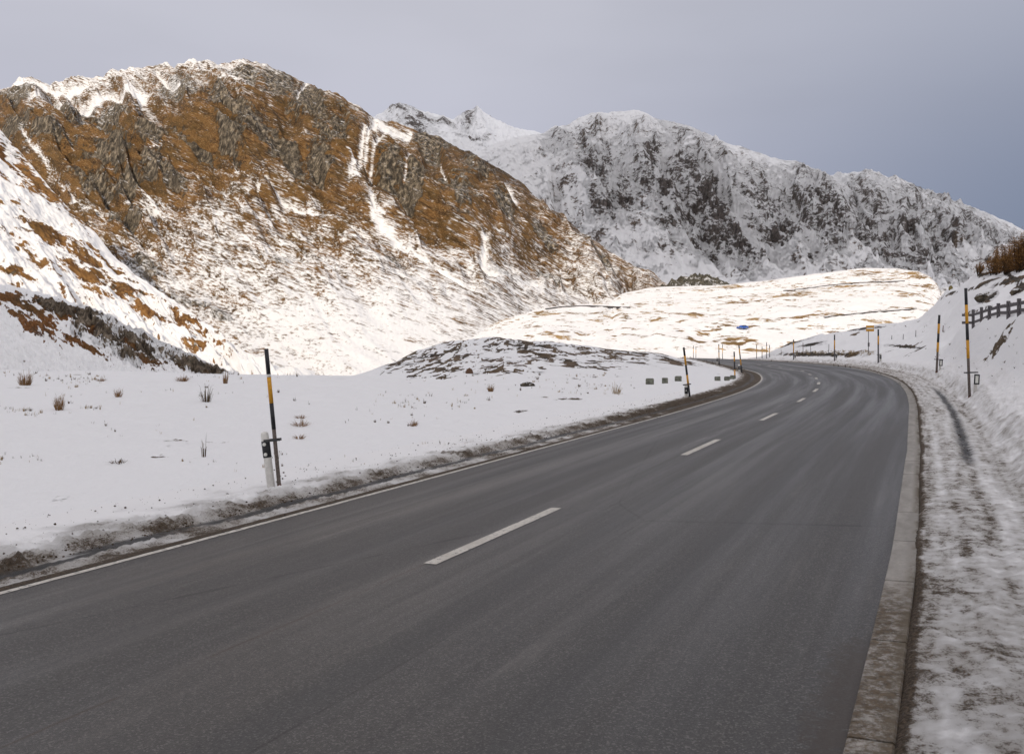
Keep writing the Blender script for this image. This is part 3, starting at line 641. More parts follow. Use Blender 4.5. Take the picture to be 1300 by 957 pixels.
def dispB(u, v, t, bt):
    w1, w2 = fbm(u / 90, v / 90, 3, 101) * 14, fbm(u / 90, v / 90, 3, 102) * 14
    uu, vv2 = u + w1, v + w2
    a, b = rot(uu, vv2, 42, 260, 62); big = ridged(a, b, 3, 103) - .55
    a, b = rot(uu, vv2, 42, 80, 21); mid = ridged(a, b, 4, 104) - .55
    a, b = rot(uu, vv2, 40, 20, 7); fin = ridged(a, b, 3, 105) - .55
    rk = ellm(u, v, rocksB)
    aa, ab = rot(u + w1, v - w2, 55, 26, 15); rr = ridged(aa, ab, 5, 106, .6) - .5
    sc_ = .25 + .75 * smooth(.03, .5, t)
    low = smooth(0, .35, t)
    crest = 1 - .65 * smooth(.86, 1, t)
    dz = (36 * big * crest * (.2 + .8 * smooth(.15, .6, t)) + 8 * mid * smooth(.1, .6, t) * (.5 + .5 * crest) + .8 * fin * low) * sc_ + rk * (2.4 * rr + 1) * sc_ + .55 * fbm(u / 6, v / 6, 3, 107) * sc_ - 4 * gulm(u, v)
    dr = -rk * 4 * (.4 + rr) * (1 - bt)
    return dz, dr
def attB(u, v, t, bt):
    s = bilin(gaus(gaus(CB, 1, 0) * .5 + CB * .5, 1, 1) * .4 + CB * .6, GXB, GYB, np.clip(u, 0, 899), v)
    g_ = gulm(u, v)
    rk = ellm(u, v, rocksB)
    s = s + g_ * .75 - rk * .10 + .10 * fbm(u / 30, v / 18, 3, 110)
    s = s + .15 * smooth(.94, 1.0, t) * (u < 560) 
    rk = rk * (.55 + .95 * ridged(*rot(u + 8 * fbm(u / 40, v / 40, 2, 111), v, 48, 48, 15), 3, 112)); rkn = np.clip(rk, 0, 1.1) * (1 - smooth(400, 440, v)) - .04 + .10 * smooth(300, 200, v)
    return {'snow': np.clip(s, 0, 1.25), 'rock': np.clip(rkn, 0, 1) * (1 - g_ * .6)}
mB = terrain_mat('brown_mountainside', k=2.3, theta=25, stretch=7.0, fine=1.8, coarse=.7, rs=.42, soft=.21, grass=((.168, .088, .031), (.060, .033, .015), (.31, .20, .095)), bump=1.0)
gB = lambda t, x: .35 * t + .65 * (t ** 1.9 * (1 - .30 * smooth(.6, 1, t)) / .70)
hillB = hill('mountain', -140, 900, 1.0, 430, SKY_B, [(-140, 800), (200, 800), (320, 820), (500, 860), (700, 900), (900, 760)], [(-140, 330), (300, 270), (470, 250), (600, 280), (690, 400), (800, 470), (900, 500)],
     [(-140, -8), (300, -8), (470, -7), (560, -5), (620, 0), (690, 6), (800, 14), (900, 14)], gB, dispB, attB, mB)

# --- far snowy mountains
mF = terrain_mat('snowy_mountainside', k=.62, theta=28, stretch=2.2, grass=((.17, .135, .115), (.10, .082, .074), (.23, .19, .16)), rock=((.17, .145, .132), (.085, .074, .070), (.25, .215, .195)), soft=.10, fine=1.3, bump=1.0)
SKY_D = [(560, 235), (600, 196), (630, 182), (655, 175), (675, 171), (690, 169), (720, 156), (750, 145), (770, 142), (790, 141), (815, 142), (840, 150), (870, 158), (900, 172), (940, 185), (965, 195), (990, 202), (1030, 212), (1050, 219), (1066, 228), (1085, 250), (1100, 275), (1150, 320), (1250, 370)]
rocksD = [(715, 180, 20, 12, 10), (770, 195, 28, 14, 10), (830, 200, 30, 14, 20), (880, 210, 36, 16, 25), (840, 240, 50, 20, 30), (900, 260, 60, 26, 35), (980, 250, 50, 26, 30), (1040, 250, 40, 24, 40), (1000, 290, 60, 22, 35), (860, 280, 40, 22, 45), (940, 300, 50, 20, 40), (1060, 290, 30, 24, 60), (760, 225, 30, 10, 30), (700, 190, 14, 8, 0), (780, 260, 20, 26, 70), (870, 165, 26, 6, 20)]
def dispD(u, v, t, bt):
    w1 = fbm(u / 60, v / 60, 3, 201) * 12
    a, b = rot(u + w1, v + w1 * .6, 50, 150, 48); big = ridged(a, b, 4, 202) - .55
    a, b = rot(u + w1, v, 45, 34, 14); mid = ridged(a, b, 4, 203) - .55
    rk = ellm(u, v, rocksD); rr = ridged(u / 8, v / 9, 4, 204) - .5
    c = 1 - .80 * smooth(.8, 1, t)
    return (70 * big * c * (.3 + .7 * smooth(600, 720, u)) + 10 * mid * (-.1 + 1.1 * c) + 1.6 * c * fbm(u / 6, v / 6, 3, 205)) * (.2 + .8 * smooth(0, .3, t)) + rk * (7 * rr) * (.4 + .6 * c), -rk * 14 * rr * (1 - bt)
def attD(u, v, t, bt):
    rk = ellm(u, v, rocksD)
    gl = np.maximum.reduce([linem(u, v, p, 5.0) for p in ([(905, 215), (930, 260), (960, 310), (1010, 345)], [(735, 230), (748, 270), (722, 312)], [(985, 232), (1008, 290), (1045, 335)], [(838, 200), (832, 250), (868, 300), (905, 338)], [(780, 185), (775, 230), (790, 290)])])
    s = .84 - .30 * rk + .35 * gl + .16 * smooth(760, 660, u) + .24 * fbm(u / 28, v / 22, 4, 207) + .16 * smooth(.9, 1, t) + .12 * smooth(285, 330, v) * smooth(1100, 950, u)
    return {'snow': np.clip(s, .12, 1.2), 'rock': np.clip(rk + .25, 0, 1)}
gD = lambda t, x: .55 * t + .45 * t ** 1.6 + .12 * np.sin(np.pi * t)
hill('mountain', 560, 1250, 1.2, 330, SKY_D, [(560, 1500), (690, 1900), (800, 2100), (1050, 1800), (1250, 1200)], [(560, 900), (700, 950), (900, 900), (1250, 800)], [(560, 40), (900, 45), (1250, 40)], gD, dispD, attD, mF)
SKY_R = [(980, 260), (1020, 240), (1050, 224), (1070, 221), (1090, 219), (1100, 217.5), (1115, 221), (1130, 226), (1170, 240), (1210, 254), (1250, 269), (1285, 283), (1300, 292), (1340, 312), (1420, 345), (1500, 370)]
rocksR = [(1130, 265, 50, 20, 25), (1110, 300, 40, 24, 40), (1160, 300, 40, 26, 40), (1190, 250, 30, 9, 22), (1230, 290, 40, 16, 20), (1180, 330, 40, 14, 30), (1260, 300, 30, 14, 20), (1240, 262, 16, 6, 22), (1130, 330, 30, 14, 20)]
def dispR(u, v, t, bt):
    w1 = fbm(u / 60, v / 60, 3, 301) * 12
    a, b = rot(u + w1, v, 42, 120, 40); big = ridged(a, b, 4, 302) - .55
    a, b = rot(u, v + w1, 38, 30, 13); mid = ridged(a, b, 4, 303) - .55
    c = 1 - .9 * smooth(.8, 1, t); rk = ellm(u, v, rocksR); rr = ridged(u / 8, v / 9, 4, 304) - .5
    return (60 * big * c + 15 * mid * c + 1.6 * fbm(u / 6, v / 6, 3, 305)) * (.2 + .8 * smooth(0, .3, t)) + rk * 7 * rr, -rk * 14 * rr * (1 - bt)
def attR(u, v, t, bt):
    rk = ellm(u, v, rocksR)
    return {'snow': np.clip(.78 - .28 * rk + .34 * np.maximum(linem(u, v, [(1062, 226), (1082, 262), (1062, 300), (1040, 335)], 6), linem(u, v, [(1140, 280), (1175, 310), (1215, 340)], 4)) + .22 * fbm(u / 24, v / 18, 4, 307) + .15 * smooth(.9, 1, t), .12, 1.2), 'rock': np.clip(rk + .25, 0, 1)}
hill('mountain', 980, 1500, 1.3, 260, SKY_R, [(980, 2300), (1300, 2200), (1500, 2100)], [(980, 900), (1250, 800), (1500, 700)], [(980, 45), (1500, 45)], gD, dispR, attR, mF)
SKY_P = [(440, 190), (470, 152), (487, 141), (497, 134), (508, 130), (520, 133), (530, 139), (545, 142), (560, 147), (575, 152), (583, 147), (592, 142), (600, 139), (606, 135), (613, 141), (625, 149), (645, 159), (670, 165), (690, 170), (720, 178), (780, 200)]
rocksP = [(508, 136, 16, 6, 10), (540, 150, 16, 5, 20), (596, 150, 5, 12, 25), (590, 143, 8, 4, -20), (530, 160, 20, 6, 30), (560, 155, 12, 4, 10), (600, 175, 18, 4, 0), (680, 182, 12, 5, 0)]
def dispP(u, v, t, bt):
    a, b = rot(u, v, 40, 60, 24); m = ridged(a, b, 4, 402) - .55; rk = ellm(u, v, rocksP)
    c = 1 - .8 * smooth(.9, 1, t)
    return 40 * m * c + 2 * fbm(u / 4, v / 4, 3, 403) * smooth(.1, .4, t) + rk * 8 * (ridged(u / 6, v / 6, 3, 404) - .4), 0 * u
def attP(u, v, t, bt):
    rk = ellm(u, v, rocksP); return {'snow': np.clip(1.02 - .75 * rk + .12 * fbm(u / 18, v / 10, 4, 405), .1, 1.2), 'rock': np.clip(rk + .2, 0, 1)}
hill('mountain', 440, 780, 1.2, 200, SKY_P, [(440, 2900), (780, 2900)], [(440, 1300), (780, 1300)], [(440, 60), (780, 60)], gD, dispP, attP, mF)

# --- sunlit terraced hill in the middle distance
SKY_M = [(380, 500), (430, 492), (480, 482), (520, 468), (560, 446), (600, 423), (640, 405), (690, 391), (730, 388), (755, 386), (775, 384), (790, 373), (820, 366), (850, 364), (900, 363), (930, 361), (960, 358), (1000, 353), (1040, 347), (1070, 343), (1100, 341), (1140, 341), (1165, 344), (1180, 350), (1190, 360), (1197, 376), (1210, 395), (1240, 410)]
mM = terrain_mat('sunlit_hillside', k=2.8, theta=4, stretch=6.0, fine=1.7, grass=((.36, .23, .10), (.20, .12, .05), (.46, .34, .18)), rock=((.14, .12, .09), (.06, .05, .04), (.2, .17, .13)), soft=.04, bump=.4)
def dispM(u, v, t, bt):
    return (1.0 * fbm(u / 60, t * 14, 4, 501) + .5 * (ridged(u / 40, t * 30, 3, 502) - .5)) * smooth(0, .1, t) * (1 - .6 * smooth(.9, 1, t)), 0 * u
def attM(u, v, t, bt):
    b = ellm(u, v, [(1110, 347, 70, 3, -2), (1090, 362, 60, 5, -6), (1010, 374, 70, 3.5, -6), (905, 419, 30, 2.2, -5), (850, 398, 60, 2.5, 0), (920, 378, 26, 2, 0), (860, 384, 22, 2.5, 0), (1160, 348, 25, 4, 12), (720, 399, 60, 2.5, 0), (790, 404, 60, 2.5, 2), (940, 433, 34, 1.8, 0), (870, 432, 60, 2, 5), (700, 427, 50, 2.5, 4), (1000, 404, 70, 2, 0), (1090, 398, 40, 2, -6), (640, 404, 30, 3, -20), (800, 425, 70, 2, 3), (930, 365, 60, 2, -4), (1150, 372, 30, 5, 10)])
    s = .80 - .42 * b + .24 * fbm(u / 60, v / 5, 4, 503)
    return {'snow': np.clip(s, .2, 1.2), 'rock': 0 * u + .05}
def gM(t, x):
    lift = .46 * smooth(.02, .40, t) + .20 * smooth(.40, .72, t) + .34 * smooth(.74, 1.0, t); return .5 * lift + .5 * t
hillM = hill('hill', 380, 1240, 1.25, 300, SKY_M, [(430, 330), (690, 400), (775, 410), (800, 470), (1150, 430), (1240, 330)], [(430, 150), (700, 150), (850, 165), (960, 175), (1240, 165)], [(430, -4), (700, -2.5), (850, -1.5), (960, -1), (1100, -2), (1240, -3)], gM, dispM, attM, mM, back=1.25)

# --- small rocky knoll behind the hill
mK = terrain_mat('knoll_rock', k=1.8, theta=0, stretch=1.5, grass=((.20, .13, .06), (.09, .07, .04), (.28, .2, .1)), rock=((.15, .135, .10), (.05, .048, .04), (.22, .2, .15)))
hill('hill', 835, 932, .8, 60, [(835, 366), (845, 361), (855, 354), (870, 352), (885, 349), (897, 350), (908, 353), (918, 358), (932, 366)], [(835, 640), (932, 640)], [(835, 560), (932, 560)], [(835, 36), (932, 36)], lambda t, x: t ** .7,
     lambda u, v, t, bt: (5 * (ridged(u / 12, t * 3, 4, 601) - .6) * t, -6 * ridged(u / 7, t * 4, 3, 602)), lambda u, v, t, bt: {'snow': .22 + 0 * u + .15 * fbm(u / 6, t * 4, 3, 603), 'rock': .85 + 0 * u}, mK)

# --- left spur, sunlit
SKY_S = [(-200, -40), (-100, 70), (-40, 125), (0, 163), (20, 188), (40, 210), (65, 240), (90, 268), (120, 297), (150, 330), (175, 352), (200, 368), (230, 388), (260, 410), (290, 430), (320, 450), (350, 466), (400, 482)]
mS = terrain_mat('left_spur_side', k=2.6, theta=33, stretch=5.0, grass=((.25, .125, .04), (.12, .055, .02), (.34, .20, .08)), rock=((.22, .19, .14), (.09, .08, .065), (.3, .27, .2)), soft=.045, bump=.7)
brS = [(35, 215, 60, 8, 50), (60, 245, 60, 6, 42), (100, 320, 80, 8, 38), (160, 372, 40, 8, 38), (60, 300, 40, 6, 35), (20, 350, 24, 4, 18), (210, 405, 50, 10, 22), (240, 418, 30, 7, 22), (45, 325, 50, 5, 38), (110, 350, 50, 4, 35), (130, 370, 25, 4, 32), (10, 205, 40, 5, 52), (150, 345, 50, 3, 42), (255, 440, 26, 4, 20)]
def dispS(u, v, t, bt):
    a, b = rot(u, v, 40, 90, 22); m = ridged(a, b, 4, 701) - .55; a, b = rot(u, v, 38, 18, 5); f = fbm(a, b, 3, 702)
    return (4.0 * m + .35 * f) * smooth(0, .2, t) * (1 - .6 * smooth(.9, 1, t)), 0 * u
def attS(u, v, t, bt):
    b = ellm(u, v, brS); a, bb = rot(u, v, 38, 50, 10)
    s = .86 - .62 * b + .28 * fbm(a, bb, 3, 703) + .15 * smooth(400, 450, v); return {'snow': np.clip(s, .1, 1.2), 'rock': np.clip(.3 * b * (fbm(u / 12, v / 8, 3, 704) + .6), 0, .8)}
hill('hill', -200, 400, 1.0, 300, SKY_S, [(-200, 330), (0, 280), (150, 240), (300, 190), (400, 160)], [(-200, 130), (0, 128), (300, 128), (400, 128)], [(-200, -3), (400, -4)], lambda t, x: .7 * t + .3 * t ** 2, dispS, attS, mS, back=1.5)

# --- shaded rocky bank in front of the spur
SKY_O = [(-260, 280), (-100, 325), (-30, 350), (0, 361), (30, 366), (60, 373), (90, 382), (120, 393), (135, 397), (150, 408), (180, 418), (200, 432), (225, 443), (245, 452), (265, 462), (285, 470), (310, 478), (330, 486)]
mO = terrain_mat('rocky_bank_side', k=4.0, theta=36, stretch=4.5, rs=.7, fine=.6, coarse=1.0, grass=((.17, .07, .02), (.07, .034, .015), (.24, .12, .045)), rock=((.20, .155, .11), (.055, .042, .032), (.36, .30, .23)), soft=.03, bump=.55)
rkO = [(120, 402, 26, 10, 10), (135, 420, 18, 24, 10), (148, 428, 12, 20, 20), (168, 428, 22, 9, 30), (185, 438, 22, 11, 40), (210, 448, 24, 9, 38), (240, 460, 26, 12, 35), (100, 418, 12, 12, 0), (160, 450, 24, 10, 30), (265, 467, 20, 8, 20), (75, 392, 28, 7, 20)]
grO = [(90, 395, 60, 8, 14), (120, 415, 36, 12, 30), (180, 448, 46, 13, 32), (30, 388, 50, 7, 30), (25, 405, 40, 6, 35), (100, 436, 50, 4, 32), (245, 464, 45, 8, 18), (0, 378, 40, 5, 25), (60, 420, 50, 3, 33)]
def dispO(u, v, t, bt):
    rk = ellm(u, v, rkO); rr = ridged(*rot(u, v, 70, 34, 14), 4, 801) - .45; a, b = rot(u, v, 36, 40, 9)
    crest = 1 - .5 * smooth(.93, 1, t)
    return (.8 * (ridged(a, b, 4, 802) - .5) * crest + .12 * fbm(u / 5, v / 4, 3, 803) + rk * 1.0 * rr) * smooth(0, .15, t), -rk * 3.2 * (rr + .4) * (1 - bt)
def attO(u, v, t, bt):
    rk = ellm(u, v, rkO); gr_ = ellm(u, v, grO); a, b = rot(u, v, 36, 30, 7)
    s = 1.05 - .85 * gr_ - .35 * rk + .26 * fbm(a, b, 3, 804) + .1 * smooth(.96, 1, t); return {'snow': np.clip(s, .05, 1.2), 'rock': np.clip(rk * 1.25, 0, 1)}
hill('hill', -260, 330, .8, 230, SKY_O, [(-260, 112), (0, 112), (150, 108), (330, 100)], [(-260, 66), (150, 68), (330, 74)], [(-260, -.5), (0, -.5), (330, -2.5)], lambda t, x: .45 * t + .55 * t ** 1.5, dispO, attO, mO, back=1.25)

# ------------------------------------------------------------------ unseen cloud slabs, added behind and overhead to shade the foreground and far mountains
n = NT('shade_cloud', 1.0, 0.0); n.col((.8, .8, .82)); shade_cloudm = n.m
def shade_cloud(poly, zc, thick, seed, nn=90):
    """a lumpy closed slab over a quadrilateral (four corners in order)"""
    a = np.linspace(0, 1, nn); U, W = np.meshgrid(a, a); q = np.array(poly, float)
    Pq = (q[0] * ((1 - U) * (1 - W))[..., None] + q[1] * (U * (1 - W))[..., None] + q[2] * (U * W)[..., None] + q[3] * ((1 - U) * W)[..., None])
    ed = np.minimum(np.minimum(U, 1 - U), np.minimum(W, 1 - W)) * 2; rim = np.clip(ed * 5, 0, 1) ** .5
    nz = fbm(Pq[..., 0] / 160, Pq[..., 1] / 160, 4, seed)
    wob = 14.0
    Pq = Pq + wob * np.stack([fbm(Pq[..., 0] / 70, Pq[..., 1] / 70, 3, seed + 3), fbm(Pq[..., 0] / 70, Pq[..., 1] / 70, 3, seed + 5)], -1)
    top = np.concatenate([Pq, (zc + rim * thick * (.55 + .45 * nz))[..., None]], -1); bot = np.concatenate([Pq, (zc - rim * thick * .25 * (1 + .5 * nz))[..., None]], -1)
    V = np.concatenate([top.reshape(-1, 3), bot.reshape(-1, 3)]); i = np.arange(nn * nn).reshape(nn, nn)
    F_ = [tuple(r) for r in np.stack([i[:-1, :-1], i[:-1, 1:], i[1:, 1:], i[1:, :-1]], -1).reshape(-1, 4)]
    F_ += [tuple(r[::-1]) for r in (np.stack([i[:-1, :-1], i[:-1, 1:], i[1:, 1:], i[1:, :-1]], -1).reshape(-1, 4) + nn * nn)]
    me = bpy.data.meshes.new('shade_cloud'); me.from_pydata(V.tolist(), [], F_); me.update()
    return tag(link('shade_cloud', me, shade_cloudm), kind='structure')
def toward_sun(p, z):
    k = (z - p[2]) / SUN.z; return (p[0] + SUN.x * k, p[1] + SUN.y * k)
C1 = [toward_sun(p, 430) for p in ((-260, 118, 8), (-60, 112, 5), (70, 139, 6), (330, 170, 14))]
shade_cloud([C1[0], ((C1[1][0] + C1[2][0]) / 2, (C1[1][1] + C1[2][1]) / 2), (C1[1][0] + 100, C1[1][1] - 700), (C1[0][0] - 100, C1[0][1] - 700)], 430, 60, 901)
shade_cloud([((C1[1][0] + C1[2][0]) / 2 - 8, (C1[1][1] + C1[2][1]) / 2), C1[3], (C1[3][0] + 100, C1[3][1] - 800), (C1[1][0] + 60, C1[1][1] - 700)], 430, 60, 902)
shade_cloud([toward_sun(p, 1600) for p in ((30, 930, 60), (-620, 3100, 700), (2300, 3300, 400), (900, 800, 60))], 1600, 160, 903)

# ------------------------------------------------------------------ snow poles and reflector posts
def plain(name, col_, rough=.6, spec=.4, var=.25, sc_=20, bumpd=.002):
    n = NT(name, rough, spec); a = n.noise(n.pos, sc_, 6, .65)
    n.col(n.mix(n.mr(a, .35, .7), tuple(c * (1 - var) for c in col_), tuple(min(1, c * (1 + var)) for c in col_))); n.bump(a, .4, bumpd); return n.m
black = plain('black_paint', (.018, .018, .022), .5); yellow = plain('yellow_paint', (.62, .30, .02), .5, var=.15); wood = plain('weathered_wood', (.17, .14, .125), .85, .2, .35, 30)
redwood = plain('rotten_wood', (.10, .035, .02), .9); white = plain('white_plastic', (.72, .70, .66), .5, var=.08); refl = plain('reflector', (.75, .75, .70), .25, .6, .05)
metal = plain('dark_metal', (.05, .05, .052), .5); grey = plain('grey_wood', (.13, .12, .125), .9, .2, .4, 25)
def ring_mesh(name, mat, parent, z0, z1, r, n_=12):
    return MB().tube((0, 0, z0), (0, 0, z1), r, r, n_).build(name, mat, parent, True)
def snow_pole(loc, H, lean, label, r=.034, bands=None, bracket=None, foot=True, group='black and yellow snow poles along the road'):
    """bands: list of (fraction0, fraction1, material) measured from the foot"""
    t = empty('snow_pole', loc, lean); tag(t, label, 'snow pole', group)
    MB().tube((0, 0, -.3), (0, 0, H), r * 1.0, r * .94, 12).build('pole_shaft', wood, t, True)
    for f0, f1, m_ in bands:
        if m_ is None: continue
        MB().tube((0, 0, H * f0), (0, 0, H * f1 + (.004 if f1 >= 1 else 0)), r * 1.06, r * 1.04, 14).build('paint_band', m_, t, True)
    if foot: MB().tube((0, 0, -.05), (0, 0, .10), r * 1.05, r * 1.03, 12).build('pole_foot', redwood, t, True)
    if bracket:
        bx, bz, L_ = bracket
        b = MB().box((bx * .5, 0, bz), (L_, .03, .035), bev=.004); b.box((bx * .5, r + .012, bz), (L_, .012, .045)); b.box((bx * .5, -r - .012, bz), (L_, .012, .045)); b.build('bracket', metal, t)
    return t
def reflector_post(loc, H, lean, label, w=.065, dots=True, plate=None):
    t = empty('reflector_post', loc, lean); tag(t, label, 'reflector post', 'reflector posts beside the snow poles')
    prof = [(w, -.2), (w, H - .07), (w * .93, H - .035), (w * .72, H - .01), (w * .3, H)]
    MB().lathe(prof, n=20, sy=.8).build('post_body', white, t, True)
    if plate is None:
        p = MB().lathe([(w * 1.03, H - .47), (w * 1.06, H - .465), (w * 1.06, H - .175), (w * 1.03, H - .17)], n=20, sy=.8).build('reflector_band', black, t, True)
        for zz in (H - .225, H - .41) if dots else (H - .32,):
            MB().tube((-.012, -w * .80, zz), (-.012, -w * .80 - .018, zz), .034 if dots else .028, .030, 16).build('reflector', refl, p, True)
    else:
        zc, pw, ph = plate
        fr = MB()
        for sx in (-1, 1): fr.box((sx * (pw / 2 - .022), -w - .012, zc), (.044, .02, ph), bev=.003)
        for sz in (-1, 1): fr.box((0, -w - .012, zc + sz * (ph / 2 - .025)), (pw - .09, .0195, .05))
        fo = fr.build('reflector_frame', black, t)
        MB().box((0, -w - .006, zc), (pw - .088, .016, ph - .10)).build('reflector', refl, fo)
    return t
def P3(x, y, d): return Vector(((x - CXP) / F * d, d, CAMZ - (y - HY) / F * d))
def foot_at(x, y, d):
    v = P3(x, y, d); v.z = gz(v.x, v.y) ; return v
def lean_to(base, topx, topy):
    """height and tilt (about the depth axis) so that a pole on this foot ends at the photo pixel"""
    tp = P3(topx, topy, base.y); dv = tp - base; return dv.length, math.atan2(dv.x, dv.z)
# left, nearest
b = at(355, 622); H_, a_ = lean_to(b, 338, 443)
snow_pole(b, H_, (0, a_, 0), 'tall leaning snow pole nearest the camera, bolted to a white post with two round reflectors', .036,
          [(.43, .615, black), (.615, .80, yellow), (.80, .82, white), (.82, 1.0, black)], (-.085, H_ * .355, .30))
b2 = Vector((b.x - .155, b.y + .03, gz(b.x - .155, b.y + .03))); H2, a2 = lean_to(b2, 335.5, 548)
reflector_post(b2, H2, (0, a2, 0), 'white post with a black band and two round reflectors beside the nearest leaning pole', .072)
# left, second
b = at(876, 507); H_, a_ = lean_to(b, 868, 441)
snow_pole(b, H_, (0, a_, 0), 'leaning snow pole between the two stone block trios, white post at its foot', .045,
          [(0, .27, black), (.27, .47, yellow), (.47, .66, black), (.66, .84, yellow), (.84, 1, black)], (-.12, H_ * .29, .36))
b2 = Vector((b.x - .17, b.y + .02, gz(b.x - .17, b.y + .02))); H2, a2 = lean_to(b2, 871, 487)
reflector_post(b2, H2, (0, a2, 0), 'white post with a black band beside the leaning pole among the stone blocks', .078, dots=False)
# inner bend
b = at(942, 474.5, 60); H_, a_ = lean_to(b, 938, 438)
snow_pole(b, H_, (0, a_, 0), 'snow pole leaning at the tip of the inner bend beside the brown slush', .05,
          [(.0, .30, black), (.30, .50, yellow), (.50, .68, black), (.68, .88, yellow), (.88, 1, black)], (-.12, H_ * .2, .36))
b2 = Vector((b.x - .22, b.y - .05, gz(b.x - .22, b.y - .05))); reflector_post(b2, .85, (0, R(-4), 0), 'dark banded white post at the tip of the inner bend', .075, dots=False)
b = at(933, 479, 55, 75); H_, a_ = lean_to(b, 932, 446.5)
snow_pole(b, H_, (0, a_, 0), 'upright snow pole planted right behind the last stone block of the inner bend', .05,
          [(0, .30, yellow), (.30, .62, black), (.62, .80, yellow), (.80, 1, black)])
b = at(913, 463.5, 80); H_, a_ = lean_to(b, 912.5, 437)
snow_pole(b, H_, (0, a_, 0), 'mostly yellow snow pole beyond the inner bend on the left road edge', .055,
          [(.0, .2, black), (.35, .62, yellow), (.62, .70, black), (.70, .93, yellow), (.93, 1, black)], (-.12, H_ * .3, .36))
b2 = Vector((b.x - .25, b.y, gz(b.x - .25, b.y))); reflector_post(b2, .95, (0, 0, 0), 'white post with dark band beside the mostly yellow pole beyond the bend', .09, dots=False)
# right side, on the ploughed bank
def rpole(x, y, d, tx, ty, label, plabel, bands, r, near=True):
    b = at(x, y, d * .8); b.z = gz(b.x, b.y); d = b.y; H_, a_ = lean_to(b, tx, ty)
    snow_pole(b, H_, (0, a_, 0), label, r, bands, (.17, H_ * .235, .46) if near else (.13, H_ * .25, .34))
    print('RPOLE', x, y, 'd', round(d, 1), 'H', round(H_, 2), 'ground row', HY - (b.z - CAMZ) / d * F)
    bb = Vector((b.x + .22, b.y + .05, gz(b.x + .22, b.y + .05)))
    if near: reflector_post(bb, H_ * .20, (0, R(3), 0), plabel, .06, plate=(H_ * .20 - .20, .20, .37))
    else: reflector_post(bb, .72, (0, 0, 0), plabel, .085, dots=False)
rpole(1231, 506, 26.5, 1226, 366, 'tallest snow pole on the right bank, in front of the wooden fence', 'post with a white rectangle in a black frame beside the tallest right pole',
      [(.365, .53, yellow), (.53, .68, black), (.68, .85, yellow), (.85, 1, black)], .05)
rpole(1189, 474, 46, 1192.5, 400, 'second snow pole on the right bank, leaning right, left of the tallest one', 'small framed reflector post beside the second pole of the right bank',
      [(.365, .53, yellow), (.53, .68, black), (.68, .85, yellow), (.85, 1, black)], .062)
rpole(1115, 461, 75, 1115, 418, 'dark topped snow pole just right of the yellow sign', 'dark reflector post at the foot of the pole right of the yellow sign',
      [(.0, .55, grey), (.55, .8, yellow), (.8, 1, black)], .065, False)
rpole(1059.5, 459, 98, 1059.5, 425, 'snow pole left of the yellow sign on the outer road edge', 'dark reflector post at the foot of the pole left of the yellow sign',
      [(.0, .45, grey), (.45, .8, yellow), (.8, 1, black)], .065, False)
rpole(1007.5, 457, 118, 1007.5, 431, 'yellow snow pole on the outer road edge below the dark crest', 'dark reflector post of the pole below the dark crest',
      [(.0, .35, grey), (.35, .85, yellow), (.85, 1, black)], .065, False)
far = [(960.5, 455.5, 437.5, 1, 'snow pole farthest left of the four where the road goes out of sight'), (967.5, 455.5, 440, 1, 'short dark snow pole second from the left where the road goes out of sight'),
       (973.2, 455.5, 434.5, 1, 'tallest of the four snow poles where the road goes out of sight'), (977, 454, 438, 0, 'rightmost of the four snow poles where the road goes out of sight'),
       (917.3, 456, 437, 1, 'thin dark pole on the far road edge behind the mostly yellow pole'), (883.5, 453, 440.5, 1, 'right one of two small poles where the road dips behind the snow on the left'), (880.3, 452, 438.5, 0, 'left one of two small poles where the road dips behind the snow on the left')]
for x, y, ty, two, lab in far:
    b = at(x, y, 100, 170); H_, a_ = lean_to(b, x, ty); H_ = min(max(H_, 1.6), 3.0)
    t = snow_pole(b, H_, (0, 0, 0), lab, .05, [(0, .28, black), (.4, .75, yellow), (.75, 1, black)], foot=False)
# wooden stakes on the right snow slope
stk = [(992, 451, 444, 'thin bare stake in the snow left of the pole below the dark crest'), (1019.5, 450, 435, 'thin bare stake with reddish foot right of the pole below the dark crest'), (1029.7, 452, 439, 'slim dark stake midway between two road poles under the slope'), (1052, 450, 437, 'slim leaning stake just left of the pole beside the yellow sign'),
       (1132, 431, 426, 'tiny stake on the snow slope right of the yellow sign'), (1146.5, 431.5, 424.5, 'small stake in the middle of the right snow slope'), (1162.5, 427.5, 419.5, 'small dark stake farther up the right snow slope'), (1197, 421, 413.5, 'short reddish stake just right of the second right pole')]
for x, y, ty, lab in stk:
    b = at(x, y, 50); H_ = (y - ty) * b.y / F
    t = empty('stake', b, (0, R(random.uniform(-4, 4)), 0)); tag(t, lab, 'stake', 'bare stakes in the right snow slope')
    MB().tube((0, 0, -.2), (0, 0, H_), .04, .03, 8).build('stake_shaft', redwood if 'reddish' in lab else grey, t, True)
    MB().tube((0, 0, H_), (0, 0, H_ + .02), .03, .012, 8).build('stake_tip', wood, t, True)

# ------------------------------------------------------------------ yellow sign
b = at(1102.5, 448, 70); d = b.y
t = empty('road_sign', b); tag(t, 'small yellow sign with a white stripe on a thin post on the snow slope', 'sign')
k = d / F
MB().tube((0, 0, -.3), (-.0, 0, (448 - 420.5) * k), .035, .035, 8).build('sign_post', metal, t, True)
MB().box((2.0 * k, 0, (448 - 417) * k), (10 * k, .03, 7.5 * k), bev=.004).build('sign_panel', yellow, t)
MB().box((2.0 * k, -.018, (448 - 417) * k), (8.6 * k, .012, 2.0 * k)).build('sign_stripe', white, t)
MB().box((-.0, -.06, (448 - 437.5) * k), (2.0 * k, .1, 5 * k), bev=.01).build('sign_box', grey, t)

